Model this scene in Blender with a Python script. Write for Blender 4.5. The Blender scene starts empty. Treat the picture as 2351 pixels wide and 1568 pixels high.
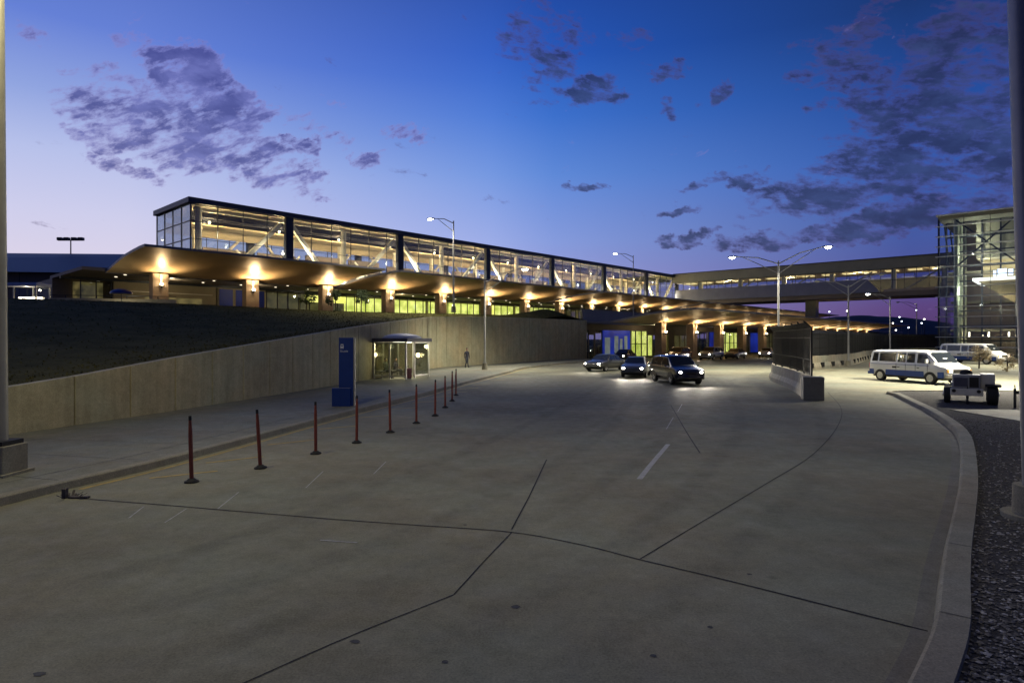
import bpy, bmesh, math, random
from math import sin, cos, pi, radians, sqrt, atan2, atan
from mathutils import Vector, Matrix
random.seed(7)
scene = bpy.context.scene
COL = scene.collection

# ------------------------------------------------------------------ camera constants
F = 1400.0; CX = 1175.5; HY = 778.0; CAMZ = 2.7
def W(px, py, Y):                       # a point seen at (px,py) that lies Y metres ahead
    return Vector(((px-CX)/F*Y, Y, CAMZ+(HY-py)/F*Y))
def G(px, py, z=0.0):                   # ground point
    Y = F*(CAMZ-z)/(py-HY)
    return Vector(((px-CX)/F*Y, Y, z))
TA = radians(47.5)
D1 = Vector((cos(TA), sin(TA), 0)); D2 = Vector((-sin(TA), cos(TA), 0))
P0 = Vector((-34.16, 59.0, 0))
def T(t, k, z=0.0):
    return P0 + D1*t + D2*k + Vector((0, 0, z))

# ------------------------------------------------------------------ materials
def nt(name):
    m = bpy.data.materials.new(name); m.use_nodes = True
    t = m.node_tree; b = t.nodes['Principled BSDF']
    return m, t, b
def srgb(c):
    return tuple(((x/255)/12.92 if x/255 <= 0.04045 else ((x/255+0.055)/1.055)**2.4) for x in c)+(1,)
def simple(name, col, rough=0.6, metal=0.0, var=0.15, scale=3.0, bump=0.0, coat=0.0):
    m, t, b = nt(name)
    b.inputs['Roughness'].default_value = rough
    b.inputs['Metallic'].default_value = metal
    b.inputs['Coat Weight'].default_value = coat
    tc = t.nodes.new('ShaderNodeTexCoord')
    n = t.nodes.new('ShaderNodeTexNoise'); n.inputs['Scale'].default_value = scale
    n.inputs['Detail'].default_value = 6; n.inputs['Roughness'].default_value = 0.65
    t.links.new(tc.outputs['Object'], n.inputs['Vector'])
    r = t.nodes.new('ShaderNodeValToRGB')
    r.color_ramp.elements[0].position = 0.3; r.color_ramp.elements[1].position = 0.7
    c0 = tuple(x*(1-var) for x in col[:3])+(1,); c1 = tuple(min(1, x*(1+var)) for x in col[:3])+(1,)
    r.color_ramp.elements[0].color = c0; r.color_ramp.elements[1].color = c1
    t.links.new(n.outputs['Fac'], r.inputs['Fac'])
    t.links.new(r.outputs['Color'], b.inputs['Base Color'])
    if bump:
        n2 = t.nodes.new('ShaderNodeTexNoise'); n2.inputs['Scale'].default_value = scale*12; n2.inputs['Detail'].default_value = 4
        t.links.new(tc.outputs['Object'], n2.inputs['Vector'])
        bp = t.nodes.new('ShaderNodeBump'); bp.inputs['Strength'].default_value = bump; bp.inputs['Distance'].default_value = 0.02
        t.links.new(n2.outputs['Fac'], bp.inputs['Height']); t.links.new(bp.outputs['Normal'], b.inputs['Normal'])
    return m
def emit(name, col, strength):
    m, t, b = nt(name)
    b.inputs['Base Color'].default_value = (0.8, 0.8, 0.8, 1)
    b.inputs['Emission Color'].default_value = tuple(col[:3])+(1,)
    b.inputs['Emission Strength'].default_value = strength
    return m
def glass(name, tint=(0.85, 0.9, 0.95), refl=0.12, rough=0.03):
    m = bpy.data.materials.new(name); m.use_nodes = True; t = m.node_tree
    for n in list(t.nodes): t.nodes.remove(n)
    o = t.nodes.new('ShaderNodeOutputMaterial'); mx = t.nodes.new('ShaderNodeMixShader')
    tr = t.nodes.new('ShaderNodeBsdfTransparent'); gl = t.nodes.new('ShaderNodeBsdfGlossy')
    tr.inputs['Color'].default_value = tuple(tint)+(1,); gl.inputs['Roughness'].default_value = rough
    gl.inputs['Color'].default_value = (0.9, 0.95, 1, 1)
    lw = t.nodes.new('ShaderNodeLayerWeight'); lw.inputs['Blend'].default_value = 0.25
    mp = t.nodes.new('ShaderNodeMapRange'); mp.inputs['To Min'].default_value = refl*0.5; mp.inputs['To Max'].default_value = min(1, refl*4)
    t.links.new(lw.outputs['Fresnel'], mp.inputs['Value']); t.links.new(mp.outputs['Result'], mx.inputs['Fac'])
    t.links.new(tr.outputs[0], mx.inputs[1]); t.links.new(gl.outputs[0], mx.inputs[2]); t.links.new(mx.outputs[0], o.inputs['Surface'])
    return m

def concrete(name, base, dark=0.6, joints=None, spots=True, rough=0.75, streak=False):
    """mottled poured concrete: blotches, fine grain, stains; joints = spacing of tooled joints along object x"""
    m, t, b = nt(name); N = t.nodes; L = t.links
    tc = N.new('ShaderNodeTexCoord'); co = tc.outputs['Object']
    def noise(s, d=6, r=0.6, vec=co):
        n = N.new('ShaderNodeTexNoise'); n.inputs['Scale'].default_value = s; n.inputs['Detail'].default_value = d
        n.inputs['Roughness'].default_value = r; L.new(vec, n.inputs['Vector']); return n.outputs['Fac']
    def rng(v, a, b_, c, d):
        q = N.new('ShaderNodeMapRange'); q.inputs['From Min'].default_value = a; q.inputs['From Max'].default_value = b_
        q.inputs['To Min'].default_value = c; q.inputs['To Max'].default_value = d; L.new(v, q.inputs['Value']); return q.outputs['Result']
    def mul(a, b_):
        q = N.new('ShaderNodeMath'); q.operation = 'MULTIPLY'; L.new(a, q.inputs[0]); L.new(b_, q.inputs[1]); return q.outputs[0]
    f = mul(rng(noise(0.18, 5), 0.3, 0.7, dark, 1.12), rng(noise(1.6, 8, 0.7), 0.3, 0.7, 0.84, 1.12))
    f = mul(f, rng(noise(45, 3, 0.8), 0.3, 0.7, 0.68, 1.28)); f = mul(f, rng(noise(9, 8, 0.8), 0.3, 0.7, 0.82, 1.14))
    if spots:
        v = N.new('ShaderNodeTexVoronoi'); v.inputs['Scale'].default_value = 0.9; v.inputs['Randomness'].default_value = 1; L.new(co, v.inputs['Vector'])
        f = mul(f, rng(v.outputs['Distance'], 0.0, 0.07, 0.72, 1.0))
    if streak:
        mp = N.new('ShaderNodeMapping'); mp.inputs['Scale'].default_value = (1.2, 1.2, 0.08); L.new(co, mp.inputs['Vector'])
        f = mul(f, rng(noise(2.0, 6, 0.7, mp.outputs[0]), 0.3, 0.7, 0.78, 1.1))
    mx = N.new('ShaderNodeMix'); mx.data_type = 'RGBA'; mx.blend_type = 'MULTIPLY'; mx.inputs['Factor'].default_value = 1
    tint = N.new('ShaderNodeValToRGB'); tint.color_ramp.elements[0].position = 0.35; tint.color_ramp.elements[1].position = 0.65
    tint.color_ramp.elements[0].color = (base[0]*1.05, base[1]*0.98, base[2]*0.92, 1); tint.color_ramp.elements[1].color = (base[0]*0.95, base[1]*1.0, base[2]*1.02, 1)
    L.new(noise(0.35, 3), tint.inputs['Fac'])
    L.new(tint.outputs['Color'], mx.inputs['A']); L.new(f, mx.inputs['B']); L.new(mx.outputs['Result'], b.inputs['Base Color'])
    L.new(rng(noise(3, 5), 0.3, 0.7, rough-0.18, rough+0.12), b.inputs['Roughness'])
    bp = N.new('ShaderNodeBump'); bp.inputs['Strength'].default_value = 0.35; bp.inputs['Distance'].default_value = 0.01
    L.new(noise(60, 4, 0.8), bp.inputs['Height']); L.new(bp.outputs['Normal'], b.inputs['Normal'])
    return m

M = {}
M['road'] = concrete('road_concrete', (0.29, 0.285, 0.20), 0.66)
M['walk'] = concrete('sidewalk_concrete', (0.25, 0.25, 0.195), 0.75)
M['kerb'] = concrete('kerb_concrete', (0.31, 0.295, 0.225), 0.75)
M['wallc'] = concrete('wall_concrete', (0.50, 0.45, 0.28), 0.85, spots=False, streak=True)
M['barrier'] = concrete('barrier_concrete', (0.50, 0.46, 0.33), 0.8, spots=False, streak=True)
M['asphalt'] = simple('asphalt', (0.055, 0.052, 0.05), 0.85, 0, 0.25, 1.0, 0.3)
M['ground'] = simple('ground_dirt', (0.06, 0.06, 0.045), 0.95, 0, 0.3, 0.2)
M['seal'] = simple('joint_sealant', (0.025, 0.025, 0.024), 0.6, 0, 0.3, 8)
M['stain'] = simple('stain', (0.05, 0.05, 0.047), 0.7, 0, 0.4, 20)
M['white_paint'] = simple('worn_white_paint', (0.40, 0.40, 0.38), 0.7, 0, 0.3, 9)
M['yellow_paint'] = simple('worn_yellow_paint', (0.46, 0.34, 0.10), 0.75, 0, 0.3, 6)
M['gravel'] = simple('gravel_bed', (0.10, 0.095, 0.088), 0.95, 0, 0.5, 18, 0.8)
M['rust'] = simple('rust_red_paint', (0.22, 0.05, 0.028), 0.6, 0, 0.3, 6, 0.2)
M['black_rubber'] = simple('black_rubber', (0.02, 0.02, 0.02), 0.8, 0, 0.3, 8)
M['blue_sign'] = simple('blue_sign_panel', (0.004, 0.028, 0.19), 0.4, 0, 0.1, 2)
M['sign_white'] = simple('pale_lettering', (0.55, 0.58, 0.70), 0.5, 0, 0.05, 2)
M['galv'] = simple('galvanised_steel', (0.42, 0.42, 0.40), 0.45, 0.6, 0.15, 3)
M['paint_pole'] = simple('painted_pole', (0.34, 0.33, 0.27), 0.45, 0.3, 0.15, 2)
M['alu'] = simple('aluminium', (0.62, 0.61, 0.58), 0.35, 0.7, 0.06, 3)
M['dark_steel'] = simple('dark_steel', (0.045, 0.05, 0.065), 0.45, 0.4, 0.15, 2)
M['black_steel'] = simple('black_fence_steel', (0.005, 0.005, 0.006), 0.5, 0.2, 0.2, 4)
M['roof_dark'] = simple('dark_roof_metal', (0.05, 0.055, 0.08), 0.5, 0.3, 0.12, 0.6)
M['roof_grey'] = simple('grey_roof_metal', (0.20, 0.20, 0.22), 0.5, 0.3, 0.12, 0.5)
M['clad_grey'] = simple('grey_cladding', (0.20, 0.20, 0.24), 0.55, 0.2, 0.1, 0.5)
M['olive_clad'] = simple('olive_fascia_panel', (0.24, 0.23, 0.17), 0.6, 0.1, 0.12, 0.5)
M['cream'] = simple('cream_painted_steel', (0.82, 0.75, 0.58), 0.5, 0, 0.05, 1)
M['ceiling'] = simple('tan_ceiling', (0.62, 0.50, 0.32), 0.6, 0, 0.1, 0.6)
M['floor'] = simple('dark_floor', (0.10, 0.085, 0.07), 0.4, 0, 0.2, 0.6)
M['stone_pier'] = concrete('pier_stone', (0.42, 0.34, 0.26), 0.85, spots=False)
M['tan_wall'] = simple('tan_wall_panel', (0.36, 0.30, 0.19), 0.7, 0, 0.15, 0.5)
M['brown_wall'] = simple('brown_wall_panel', (0.20, 0.16, 0.13), 0.7, 0, 0.12, 0.4)
M['glass'] = glass('clear_glazing', (0.86, 0.9, 0.92), 0.10)
M['glass_blue'] = glass('bluish_glazing', (0.80, 0.85, 0.94), 0.22)
M['glass_shelter'] = glass('shelter_glass', (0.8, 0.8, 0.72), 0.15)
M['car_glass'] = simple('tinted_car_glass', (0.015, 0.018, 0.02), 0.08, 0, 0.1, 2, coat=0.5)
M['tyre'] = simple('tyre_rubber', (0.018, 0.018, 0.018), 0.85, 0, 0.2, 6)
M['rim'] = simple('wheel_rim', (0.50, 0.50, 0.48), 0.35, 0.7, 0.1, 4)
M['chrome'] = simple('dull_chrome', (0.55, 0.52, 0.45), 0.3, 0.8, 0.1, 4)
M['grille'] = simple('dark_grille', (0.02, 0.018, 0.016), 0.5, 0.2, 0.3, 10)
M['van_white'] = simple('white_van_paint', (0.74, 0.73, 0.68), 0.3, 0, 0.05, 1.5, coat=0.6)
M['van_blue'] = simple('blue_van_paint', (0.010, 0.045, 0.22), 0.6, 0, 0.08, 1.5, coat=0.0)
M['amber'] = simple('amber_lens', (0.8, 0.35, 0.05), 0.2, 0, 0.05, 4)
M['red_lens'] = simple('red_lens', (0.4, 0.01, 0.01), 0.2, 0, 0.05, 4)
M['head_on'] = emit('lit_headlight', (1, 0.90, 0.74), 40)
M['head_off'] = simple('headlight_glass', (0.75, 0.73, 0.65), 0.1, 0.2, 0.05, 4, coat=1)
M['lamp_white'] = emit('street_lamp_lens', (1, 0.97, 0.82), 60)
M['lamp_cool'] = emit('cool_lamp_lens', (0.9, 0.96, 1.0), 40)
M['lamp_warm'] = emit('warm_sconce_lens', (1, 0.80, 0.48), 30)
M['pendant'] = emit('interior_pendant', (1, 0.82, 0.5), 14)
M['fluoro'] = emit('fluorescent_fascia', (1, 0.97, 0.86), 1.6)
M['screen'] = emit('blue_white_screen', (0.55, 0.7, 1.0), 3)
M['far_light'] = emit('far_light', (1, 0.93, 0.8), 8)
M['far_cool'] = emit('far_cool_light', (0.8, 0.88, 1.0), 7)
M['skin'] = simple('skin', (0.42, 0.25, 0.17), 0.55, 0, 0.06, 8)
M['lips'] = simple('lips', (.25, .09, .07), .5, 0, .05, 5)
M['coat'] = simple('dark_coat_fabric', (0.035, 0.033, 0.05), 0.9, 0, 0.2, 8)
M['trousers'] = simple('dark_trouser_fabric', (0.04, 0.045, 0.06), 0.9, 0, 0.2, 8)
M['green_coat'] = simple('dull_green_fabric', (0.05, 0.065, 0.045), 0.9, 0, 0.2, 8)
M['hair'] = simple('dark_hair', (0.015, 0.012, 0.01), 0.7, 0, 0.3, 30)
M['maroon'] = simple('maroon_fabric', (0.12, 0.015, 0.02), 0.8, 0, 0.2, 8)
M['bark'] = simple('bark', (0.05, 0.038, 0.028), 0.9, 0, 0.3, 12, 0.4)
M['leaf'] = simple('tree_leaves', (0.05, 0.075, 0.025), 0.7, 0, 0.4, 3)
M['leaf_pale'] = simple('pale_dry_shrub_leaves', (0.42, 0.33, 0.16), 0.8, 0, 0.35, 3)
M['hill'] = simple('wooded_hill', (0.02, 0.03, 0.05), 1.0, 0, 0.4, 0.02)
M['stone'] = simple('crushed_stone', (0.20, 0.185, 0.155), 0.9, 0, 0.6, 14)
M['stone_pale'] = simple('pale_crushed_stone', (0.42, 0.40, 0.36), 0.9, 0, 0.4, 14)
M['green_metal'] = simple('pale_green_column', (0.40, 0.43, 0.33), 0.5, 0.1, 0.08, 1)
M['debris'] = simple('grey_debris', (0.11, 0.095, 0.08), 0.9, 0, 0.5, 15)
M['machine'] = simple('grey_machine_paint', (0.30, 0.31, 0.33), 0.5, 0.1, 0.15, 3)
M['machine_white'] = simple('off_white_machine_paint', (0.60, 0.58, 0.50), 0.5, 0, 0.12, 3)

def grass_mat():
    m, t, b = nt('dark_mown_grass'); N = t.nodes; L = t.links
    tc = N.new('ShaderNodeTexCoord'); b.inputs['Roughness'].default_value = 0.95
    n = N.new('ShaderNodeTexNoise'); n.inputs['Scale'].default_value = 0.5; n.inputs['Detail'].default_value = 10; n.inputs['Roughness'].default_value = 0.75
    L.new(tc.outputs['Object'], n.inputs['Vector'])
    r = N.new('ShaderNodeValToRGB'); r.color_ramp.elements[0].position = 0.32; r.color_ramp.elements[1].position = 0.68
    r.color_ramp.elements[0].color = (0.058, 0.056, 0.020, 1); r.color_ramp.elements[1].color = (0.13, 0.118, 0.045, 1)
    L.new(n.outputs['Fac'], r.inputs['Fac']); L.new(r.outputs['Color'], b.inputs['Base Color'])
    n2 = N.new('ShaderNodeTexNoise'); n2.inputs['Scale'].default_value = 14; n2.inputs['Detail'].default_value = 6
    L.new(tc.outputs['Object'], n2.inputs['Vector'])
    bp = N.new('ShaderNodeBump'); bp.inputs['Strength'].default_value = 0.9; bp.inputs['Distance'].default_value = 0.08
    L.new(n2.outputs['Fac'], bp.inputs['Height']); L.new(bp.outputs['Normal'], b.inputs['Normal'])
    return m
M['grass'] = grass_mat()

def canopy_mat():
    m, t, b = nt('bronze_soffit_metal'); N = t.nodes; L = t.links
    tc = N.new('ShaderNodeTexCoord')
    w = N.new('ShaderNodeTexWave'); w.wave_type = 'BANDS'; w.bands_direction = 'X'; w.inputs['Scale'].default_value = 1.3
    w.inputs['Distortion'].default_value = 0; L.new(tc.outputs['Object'], w.inputs['Vector'])
    n = N.new('ShaderNodeTexNoise'); n.inputs['Scale'].default_value = 0.5; n.inputs['Detail'].default_value = 5; L.new(tc.outputs['Object'], n.inputs['Vector'])
    r = N.new('ShaderNodeValToRGB'); r.color_ramp.elements[0].position = 0.3; r.color_ramp.elements[1].position = 0.7
    r.color_ramp.elements[0].color = (0.60, 0.42, 0.23, 1); r.color_ramp.elements[1].color = (0.74, 0.54, 0.32, 1)
    L.new(n.outputs['Fac'], r.inputs['Fac']); L.new(r.outputs['Color'], b.inputs['Base Color'])
    b.inputs['Metallic'].default_value = 0.25; b.inputs['Roughness'].default_value = 0.42
    b.inputs['Anisotropic'].default_value = 0.3
    bp = N.new('ShaderNodeBump'); bp.inputs['Strength'].default_value = 0.15; bp.inputs['Distance'].default_value = 0.02
    L.new(w.outputs['Fac'], bp.inputs['Height']); L.new(bp.outputs['Normal'], b.inputs['Normal'])
    return m
M['soffit'] = canopy_mat()
for k_, v_ in (('grass', .05), ('gravel', .1), ('asphalt', .15), ('seal', .1), ('road', .22), ('walk', .2), ('kerb', .2), ('stone', .2), ('ground', .05), ('roof_grey', .3), ('wallc', .2)):
    M[k_].node_tree.nodes['Principled BSDF'].inputs['Specular IOR Level'].default_value = v_

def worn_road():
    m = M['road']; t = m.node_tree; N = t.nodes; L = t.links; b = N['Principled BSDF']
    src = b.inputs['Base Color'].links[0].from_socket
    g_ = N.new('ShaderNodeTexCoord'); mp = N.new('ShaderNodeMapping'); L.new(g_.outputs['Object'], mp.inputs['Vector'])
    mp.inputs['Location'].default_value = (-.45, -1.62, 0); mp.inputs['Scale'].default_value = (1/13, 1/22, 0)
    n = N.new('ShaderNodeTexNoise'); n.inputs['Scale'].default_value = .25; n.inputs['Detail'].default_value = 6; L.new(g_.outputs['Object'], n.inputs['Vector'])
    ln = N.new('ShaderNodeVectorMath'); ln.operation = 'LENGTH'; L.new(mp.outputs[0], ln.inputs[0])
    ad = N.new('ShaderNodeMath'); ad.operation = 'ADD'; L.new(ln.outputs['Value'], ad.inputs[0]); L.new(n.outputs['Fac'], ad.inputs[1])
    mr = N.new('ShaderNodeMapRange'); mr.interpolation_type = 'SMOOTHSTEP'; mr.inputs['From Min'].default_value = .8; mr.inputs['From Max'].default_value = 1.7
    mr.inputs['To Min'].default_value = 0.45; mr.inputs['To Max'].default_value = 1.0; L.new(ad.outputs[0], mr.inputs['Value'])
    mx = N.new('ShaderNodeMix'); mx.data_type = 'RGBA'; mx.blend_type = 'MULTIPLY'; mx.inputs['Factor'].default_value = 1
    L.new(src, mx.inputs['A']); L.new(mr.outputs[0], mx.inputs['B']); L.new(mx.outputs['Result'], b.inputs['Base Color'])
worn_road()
def lit_interior(name, c1, c2, strength, scale=0.8):  # emissive surface: the room's light is put into the wall colour
    m, t, b = nt(name); N = t.nodes; L = t.links
    tc = N.new('ShaderNodeTexCoord')
    n = N.new('ShaderNodeTexNoise'); n.inputs['Scale'].default_value = scale; n.inputs['Detail'].default_value = 4
    L.new(tc.outputs['Object'], n.inputs['Vector'])
    r = N.new('ShaderNodeValToRGB'); r.color_ramp.elements[0].position = 0.35; r.color_ramp.elements[1].position = 0.65
    r.color_ramp.elements[0].color = c1+(1,); r.color_ramp.elements[1].color = c2+(1,)
    L.new(n.outputs['Fac'], r.inputs['Fac']); L.new(r.outputs['Color'], b.inputs['Emission Color'])
    b.inputs['Emission Strength'].default_value = strength; b.inputs['Base Color'].default_value = (0.3, 0.3, 0.2, 1)
    return m
M['lit_green'] = lit_interior('lit_room_yellow_green', (0.36, 0.40, 0.05), (0.75, 0.72, 0.18), 2.0)
M['lit_dim'] = lit_interior('lit_room_dim', (0.04, 0.035, 0.015), (0.22, 0.17, 0.06), 0.6, 1.2)
M['lit_tan'] = lit_interior('lit_room_tan', (0.35, 0.22, 0.08), (0.8, 0.55, 0.25), 0.7, 0.6)

# ------------------------------------------------------------------ mesh builder
class MB:
    def __init__(s): s.v = []; s.f = []; s.mi = []; s.cur = 0
    def add(s, vs, fs):
        b = len(s.v); s.v += [tuple(x) for x in vs]
        for f in fs: s.f.append([b+i for i in f]); s.mi.append(s.cur)
        return s
    def box(s, x0, x1, y0, y1, z0, z1, rot=0.0, c=None):
        vs = [(x, y, z) for z in (z0, z1) for y in (y0, y1) for x in (x0, x1)]
        if rot or c:
            c = c or (0, 0)
            vs = [(c[0]+x*cos(rot)-y*sin(rot), c[1]+x*sin(rot)+y*cos(rot), z) for x, y, z in vs]
        return s.add(vs, [(0, 2, 3, 1), (4, 5, 7, 6), (0, 1, 5, 4), (2, 6, 7, 3), (0, 4, 6, 2), (1, 3, 7, 5)])
    def prism(s, pts, z0, z1):          # vertical prism over a CCW polygon
        n = len(pts)
        vs = [(p[0], p[1], z0) for p in pts]+[(p[0], p[1], z1) for p in pts]
        fs = [tuple(range(n-1, -1, -1)), tuple(range(n, 2*n))]
        fs += [(i, (i+1) % n, n+(i+1) % n, n+i) for i in range(n)]
        return s.add(vs, fs)
    def xprism(s, prof, x0, x1):        # profile in (y,z) swept along x
        n = len(prof)
        vs = [(x0, p[0], p[1]) for p in prof]+[(x1, p[0], p[1]) for p in prof]
        fs = [tuple(range(n)), tuple(range(2*n-1, n-1, -1))]
        fs += [(i, n+i, n+(i+1) % n, (i+1) % n) for i in range(n)]
        return s.add(vs, fs)
    def tube(s, a, b, r0, r1=None, n=10, cap=True):
        a = Vector(a); b = Vector(b); r1 = r0 if r1 is None else r1
        d = (b-a).normalized(); u = d.cross(Vector((0, 0, 1)))
        if u.length < 1e-4: u = Vector((1, 0, 0))
        u.normalize(); w = d.cross(u)
        vs = []
        for p, r in ((a, r0), (b, r1)):
            for i in range(n):
                an = 2*pi*i/n; vs.append(p+u*cos(an)*r+w*sin(an)*r)
        fs = [(i, (i+1) % n, n+(i+1) % n, n+i) for i in range(n)]
        if cap: fs += [tuple(range(n-1, -1, -1)), tuple(range(n, 2*n))]
        return s.add(vs, fs)
    def bar(s, a, b, w, h):             # rectangular bar from a to b
        a = Vector(a); b = Vector(b); d = (b-a).normalized()
        u = d.cross(Vector((0, 0, 1)))
        if u.length < 1e-4: u = Vector((1, 0, 0))
        u.normalize(); q = u.cross(d)
        vs = [p+u*i*w/2+q*j*h/2 for p in (a, b) for i, j in ((-1, -1), (1, -1), (1, 1), (-1, 1))]
        return s.add(vs, [(0, 1, 2, 3), (7, 6, 5, 4), (0, 4, 5, 1), (1, 5, 6, 2), (2, 6, 7, 3), (3, 7, 4, 0)])
    def ell(s, c, rx, ry, rz, nu=14, nv=8, z0=-1, z1=1):
        vs = []; fs = []
        for j in range(nv+1):
            ph = math.asin(z0)+(math.asin(z1)-math.asin(z0))*j/nv
            for i in range(nu):
                th = 2*pi*i/nu
                vs.append((c[0]+rx*cos(ph)*cos(th), c[1]+ry*cos(ph)*sin(th), c[2]+rz*sin(ph)))
        for j in range(nv):
            for i in range(nu):
                fs.append((j*nu+i, j*nu+(i+1) % nu, (j+1)*nu+(i+1) % nu, (j+1)*nu+i))
        fs.append(tuple(range(nu-1, -1, -1))); fs.append(tuple(range(nv*nu, nv*nu+nu)))
        return s.add(vs, fs)
    def quad(s, a, b, c, d): return s.add([a, b, c, d], [(0, 1, 2, 3)])
    def build(s, name, mat, parent=None, smooth=False, mats=None, bevel=0.0, fix=False):
        me = bpy.data.meshes.new(name); me.from_pydata(s.v, [], s.f); me.update()
        for m_ in (mats or [mat]): me.materials.append(m_)
        if mats: me.polygons.foreach_set('material_index', s.mi)
        if fix:
            bm = bmesh.new(); bm.from_mesh(me); bmesh.ops.remove_doubles(bm, verts=bm.verts, dist=1e-5)
            bmesh.ops.recalc_face_normals(bm, faces=bm.faces); bm.to_mesh(me); bm.free()
        o = bpy.data.objects.new(name, me); COL.objects.link(o)
        if smooth:
            me.shade_smooth()
            try: me.set_sharp_from_angle(angle=radians(38))
            except Exception: pass
        if bevel:
            bv = o.modifiers.new('edge', 'BEVEL'); bv.width = bevel; bv.segments = 2; bv.limit_method = 'ANGLE'
        if parent: o.parent = parent
        return o

def empty(name, loc=(0, 0, 0), rz=0.0, parent=None):
    o = bpy.data.objects.new(name, None); COL.objects.link(o); o.location = loc; o.rotation_euler = (0, 0, rz)
    if parent: o.parent = parent
    return o
def tag(o, label, cat, group=None):
    o['label'] = label; o['category'] = cat
    if group: o['group'] = group
    return o
def struct(o): o['kind'] = 'structure'; return o
def copy_tree(o, parent=None):
    c = o.copy(); COL.objects.link(c)
    if parent: c.parent = parent
    for ch in [x for x in bpy.data.objects if x.parent == o]: copy_tree(ch, c)
    return c
def point(loc, W_, col=(1, 0.78, 0.45), r=0.1, parent=None, name='lamp_light'):
    l = bpy.data.lights.new(name, 'POINT'); l.energy = W_; l.color = col; l.shadow_soft_size = r
    o = bpy.data.objects.new(name, l); COL.objects.link(o); o.location = loc
    if parent: o.parent = parent
    return o
def spot(loc, direction, W_, col=(1, 0.93, 0.76), ang=140, blend=0.6, r=0.12, parent=None, name='lamp_light'):
    l = bpy.data.lights.new(name, 'SPOT'); l.energy = W_; l.color = col; l.shadow_soft_size = r
    l.spot_size = radians(ang); l.spot_blend = blend
    o = bpy.data.objects.new(name, l); COL.objects.link(o); o.location = loc
    o.rotation_euler = Vector(direction).to_track_quat('-Z', 'Y').to_euler()
    if parent: o.parent = parent
    return o
def catmull(pts, n=8):
    P = [Vector(p) for p in pts]; P = [P[0]*2-P[1]]+P+[P[-1]*2-P[-2]]; out = []
    for i in range(1, len(P)-2):
        for k in range(n):
            t = k/n; a, b, c, d = P[i-1], P[i], P[i+1], P[i+2]
            out.append(0.5*((2*b)+(c-a)*t+(2*a-5*b+4*c-d)*t*t+(3*b-a-3*c+d)*t**3))
    out.append(P[-2]); return out
def offset(path, d):
    out = []
    for i, p in enumerate(path):
        a = path[max(0, i-1)]; b = path[min(len(path)-1, i+1)]
        t = (b-a); t = Vector((t.x, t.y, 0)).normalized(); n = Vector((-t.y, t.x, 0))
        out.append(p+n*d)
    return out
def ribbon(mb, path, d0, z0, d1, z1):
    A = offset(path, d0); B = offset(path, d1)
    vs = [(p.x, p.y, z0) for p in A]+[(p.x, p.y, z1) for p in B]; n = len(path)
    mb.add(vs, [(i+n, i, i+1, i+1+n) for i in range(n-1)])

# resample at panel spacing
def arclen(path):
    L_ = [0]
    for a, b in zip(path, path[1:]): L_.append(L_[-1]+(Vector((b.x-a.x, b.y-a.y))).length)
    return L_
def at_len(path, L_, s):
    for i in range(len(L_)-1):
        if L_[i+1] >= s: return path[i].lerp(path[i+1], (s-L_[i])/(L_[i+1]-L_[i]+1e-9))
    return path[-1]


# ------------------------------------------------------------------ ground, road, kerbs
mb = MB(); mb.quad((-1500, -600, -0.02), (2500, -600, -0.02), (2500, 3000, -0.02), (-1500, 3000, -0.02))
struct(mb.build('ground', M['ground']))
# left kerb line (road side), running away from the camera
LK = [(-11.6, -8), (-9.6, 2), (-8.3, 9.6), (-7.3, 13.4), (-5.9, 21), (-4.3, 28.3), (-2.9, 35.7), (-0.3, 48), (1.2, 55.6), (5.4, 65.5), (12.0, 76.5)]
LKp = catmull([(x, y, 0) for x, y in LK], 6)
# retaining wall base line with wall-top heights
WL = [(-19.2, -6, 0.55), (-15.6, 8, 0.95), (-13.4, 16.3, 1.42), (-11.9, 22.2, 2.08), (-9.95, 32.3, 3.05), (-8.95, 39, 3.62), (-7.35, 50, 4.40), (-6.2, 55, 4.68), (-3.0, 60.2, 4.88), (1.2, 67.5, 5.02), (9.6, 79.6, 5.15)]
WLp = catmull(WL, 6)
# road sheet: bounded at left by kerb
left_edge = [(p.x, p.y) for p in LKp]
poly = [(60, -12)]+[(160, -12), (160, 130), (60, 130), (13, 80)]+left_edge[::-1]
mb = MB(); mb.add([(x, y, 0.0) for x, y in poly], [tuple(range(len(poly)))])
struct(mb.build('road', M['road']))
# sidewalk between the kerb and the wall
mb = MB(); n = len(LKp)
inner = offset(LKp, 0.22); vs = [(p.x, p.y, 0.15) for p in inner]
outer = []
for i in range(n):
    f = i/(n-1)*(len(WLp)-1); a = WLp[int(f)]; b = WLp[min(len(WLp)-1, int(f)+1)]; q = a.lerp(b, f-int(f)); outer.append((q.x-0.1, q.y+0.05, 0.15))
vs += outer
mb.add(vs, [(i+1, i, i+n, i+n+1) for i in range(n-1)])
struct(mb.build('sidewalk', M['walk']))
mb = MB()
ribbon(mb, LKp, 0, 0.0, 0.02, 0.13); ribbon(mb, LKp, 0.02, 0.13, 0.05, 0.152); ribbon(mb, LKp, 0.05, 0.152, 0.22, 0.152)
struct(mb.build('kerb', M['kerb'], fix=True))

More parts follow.
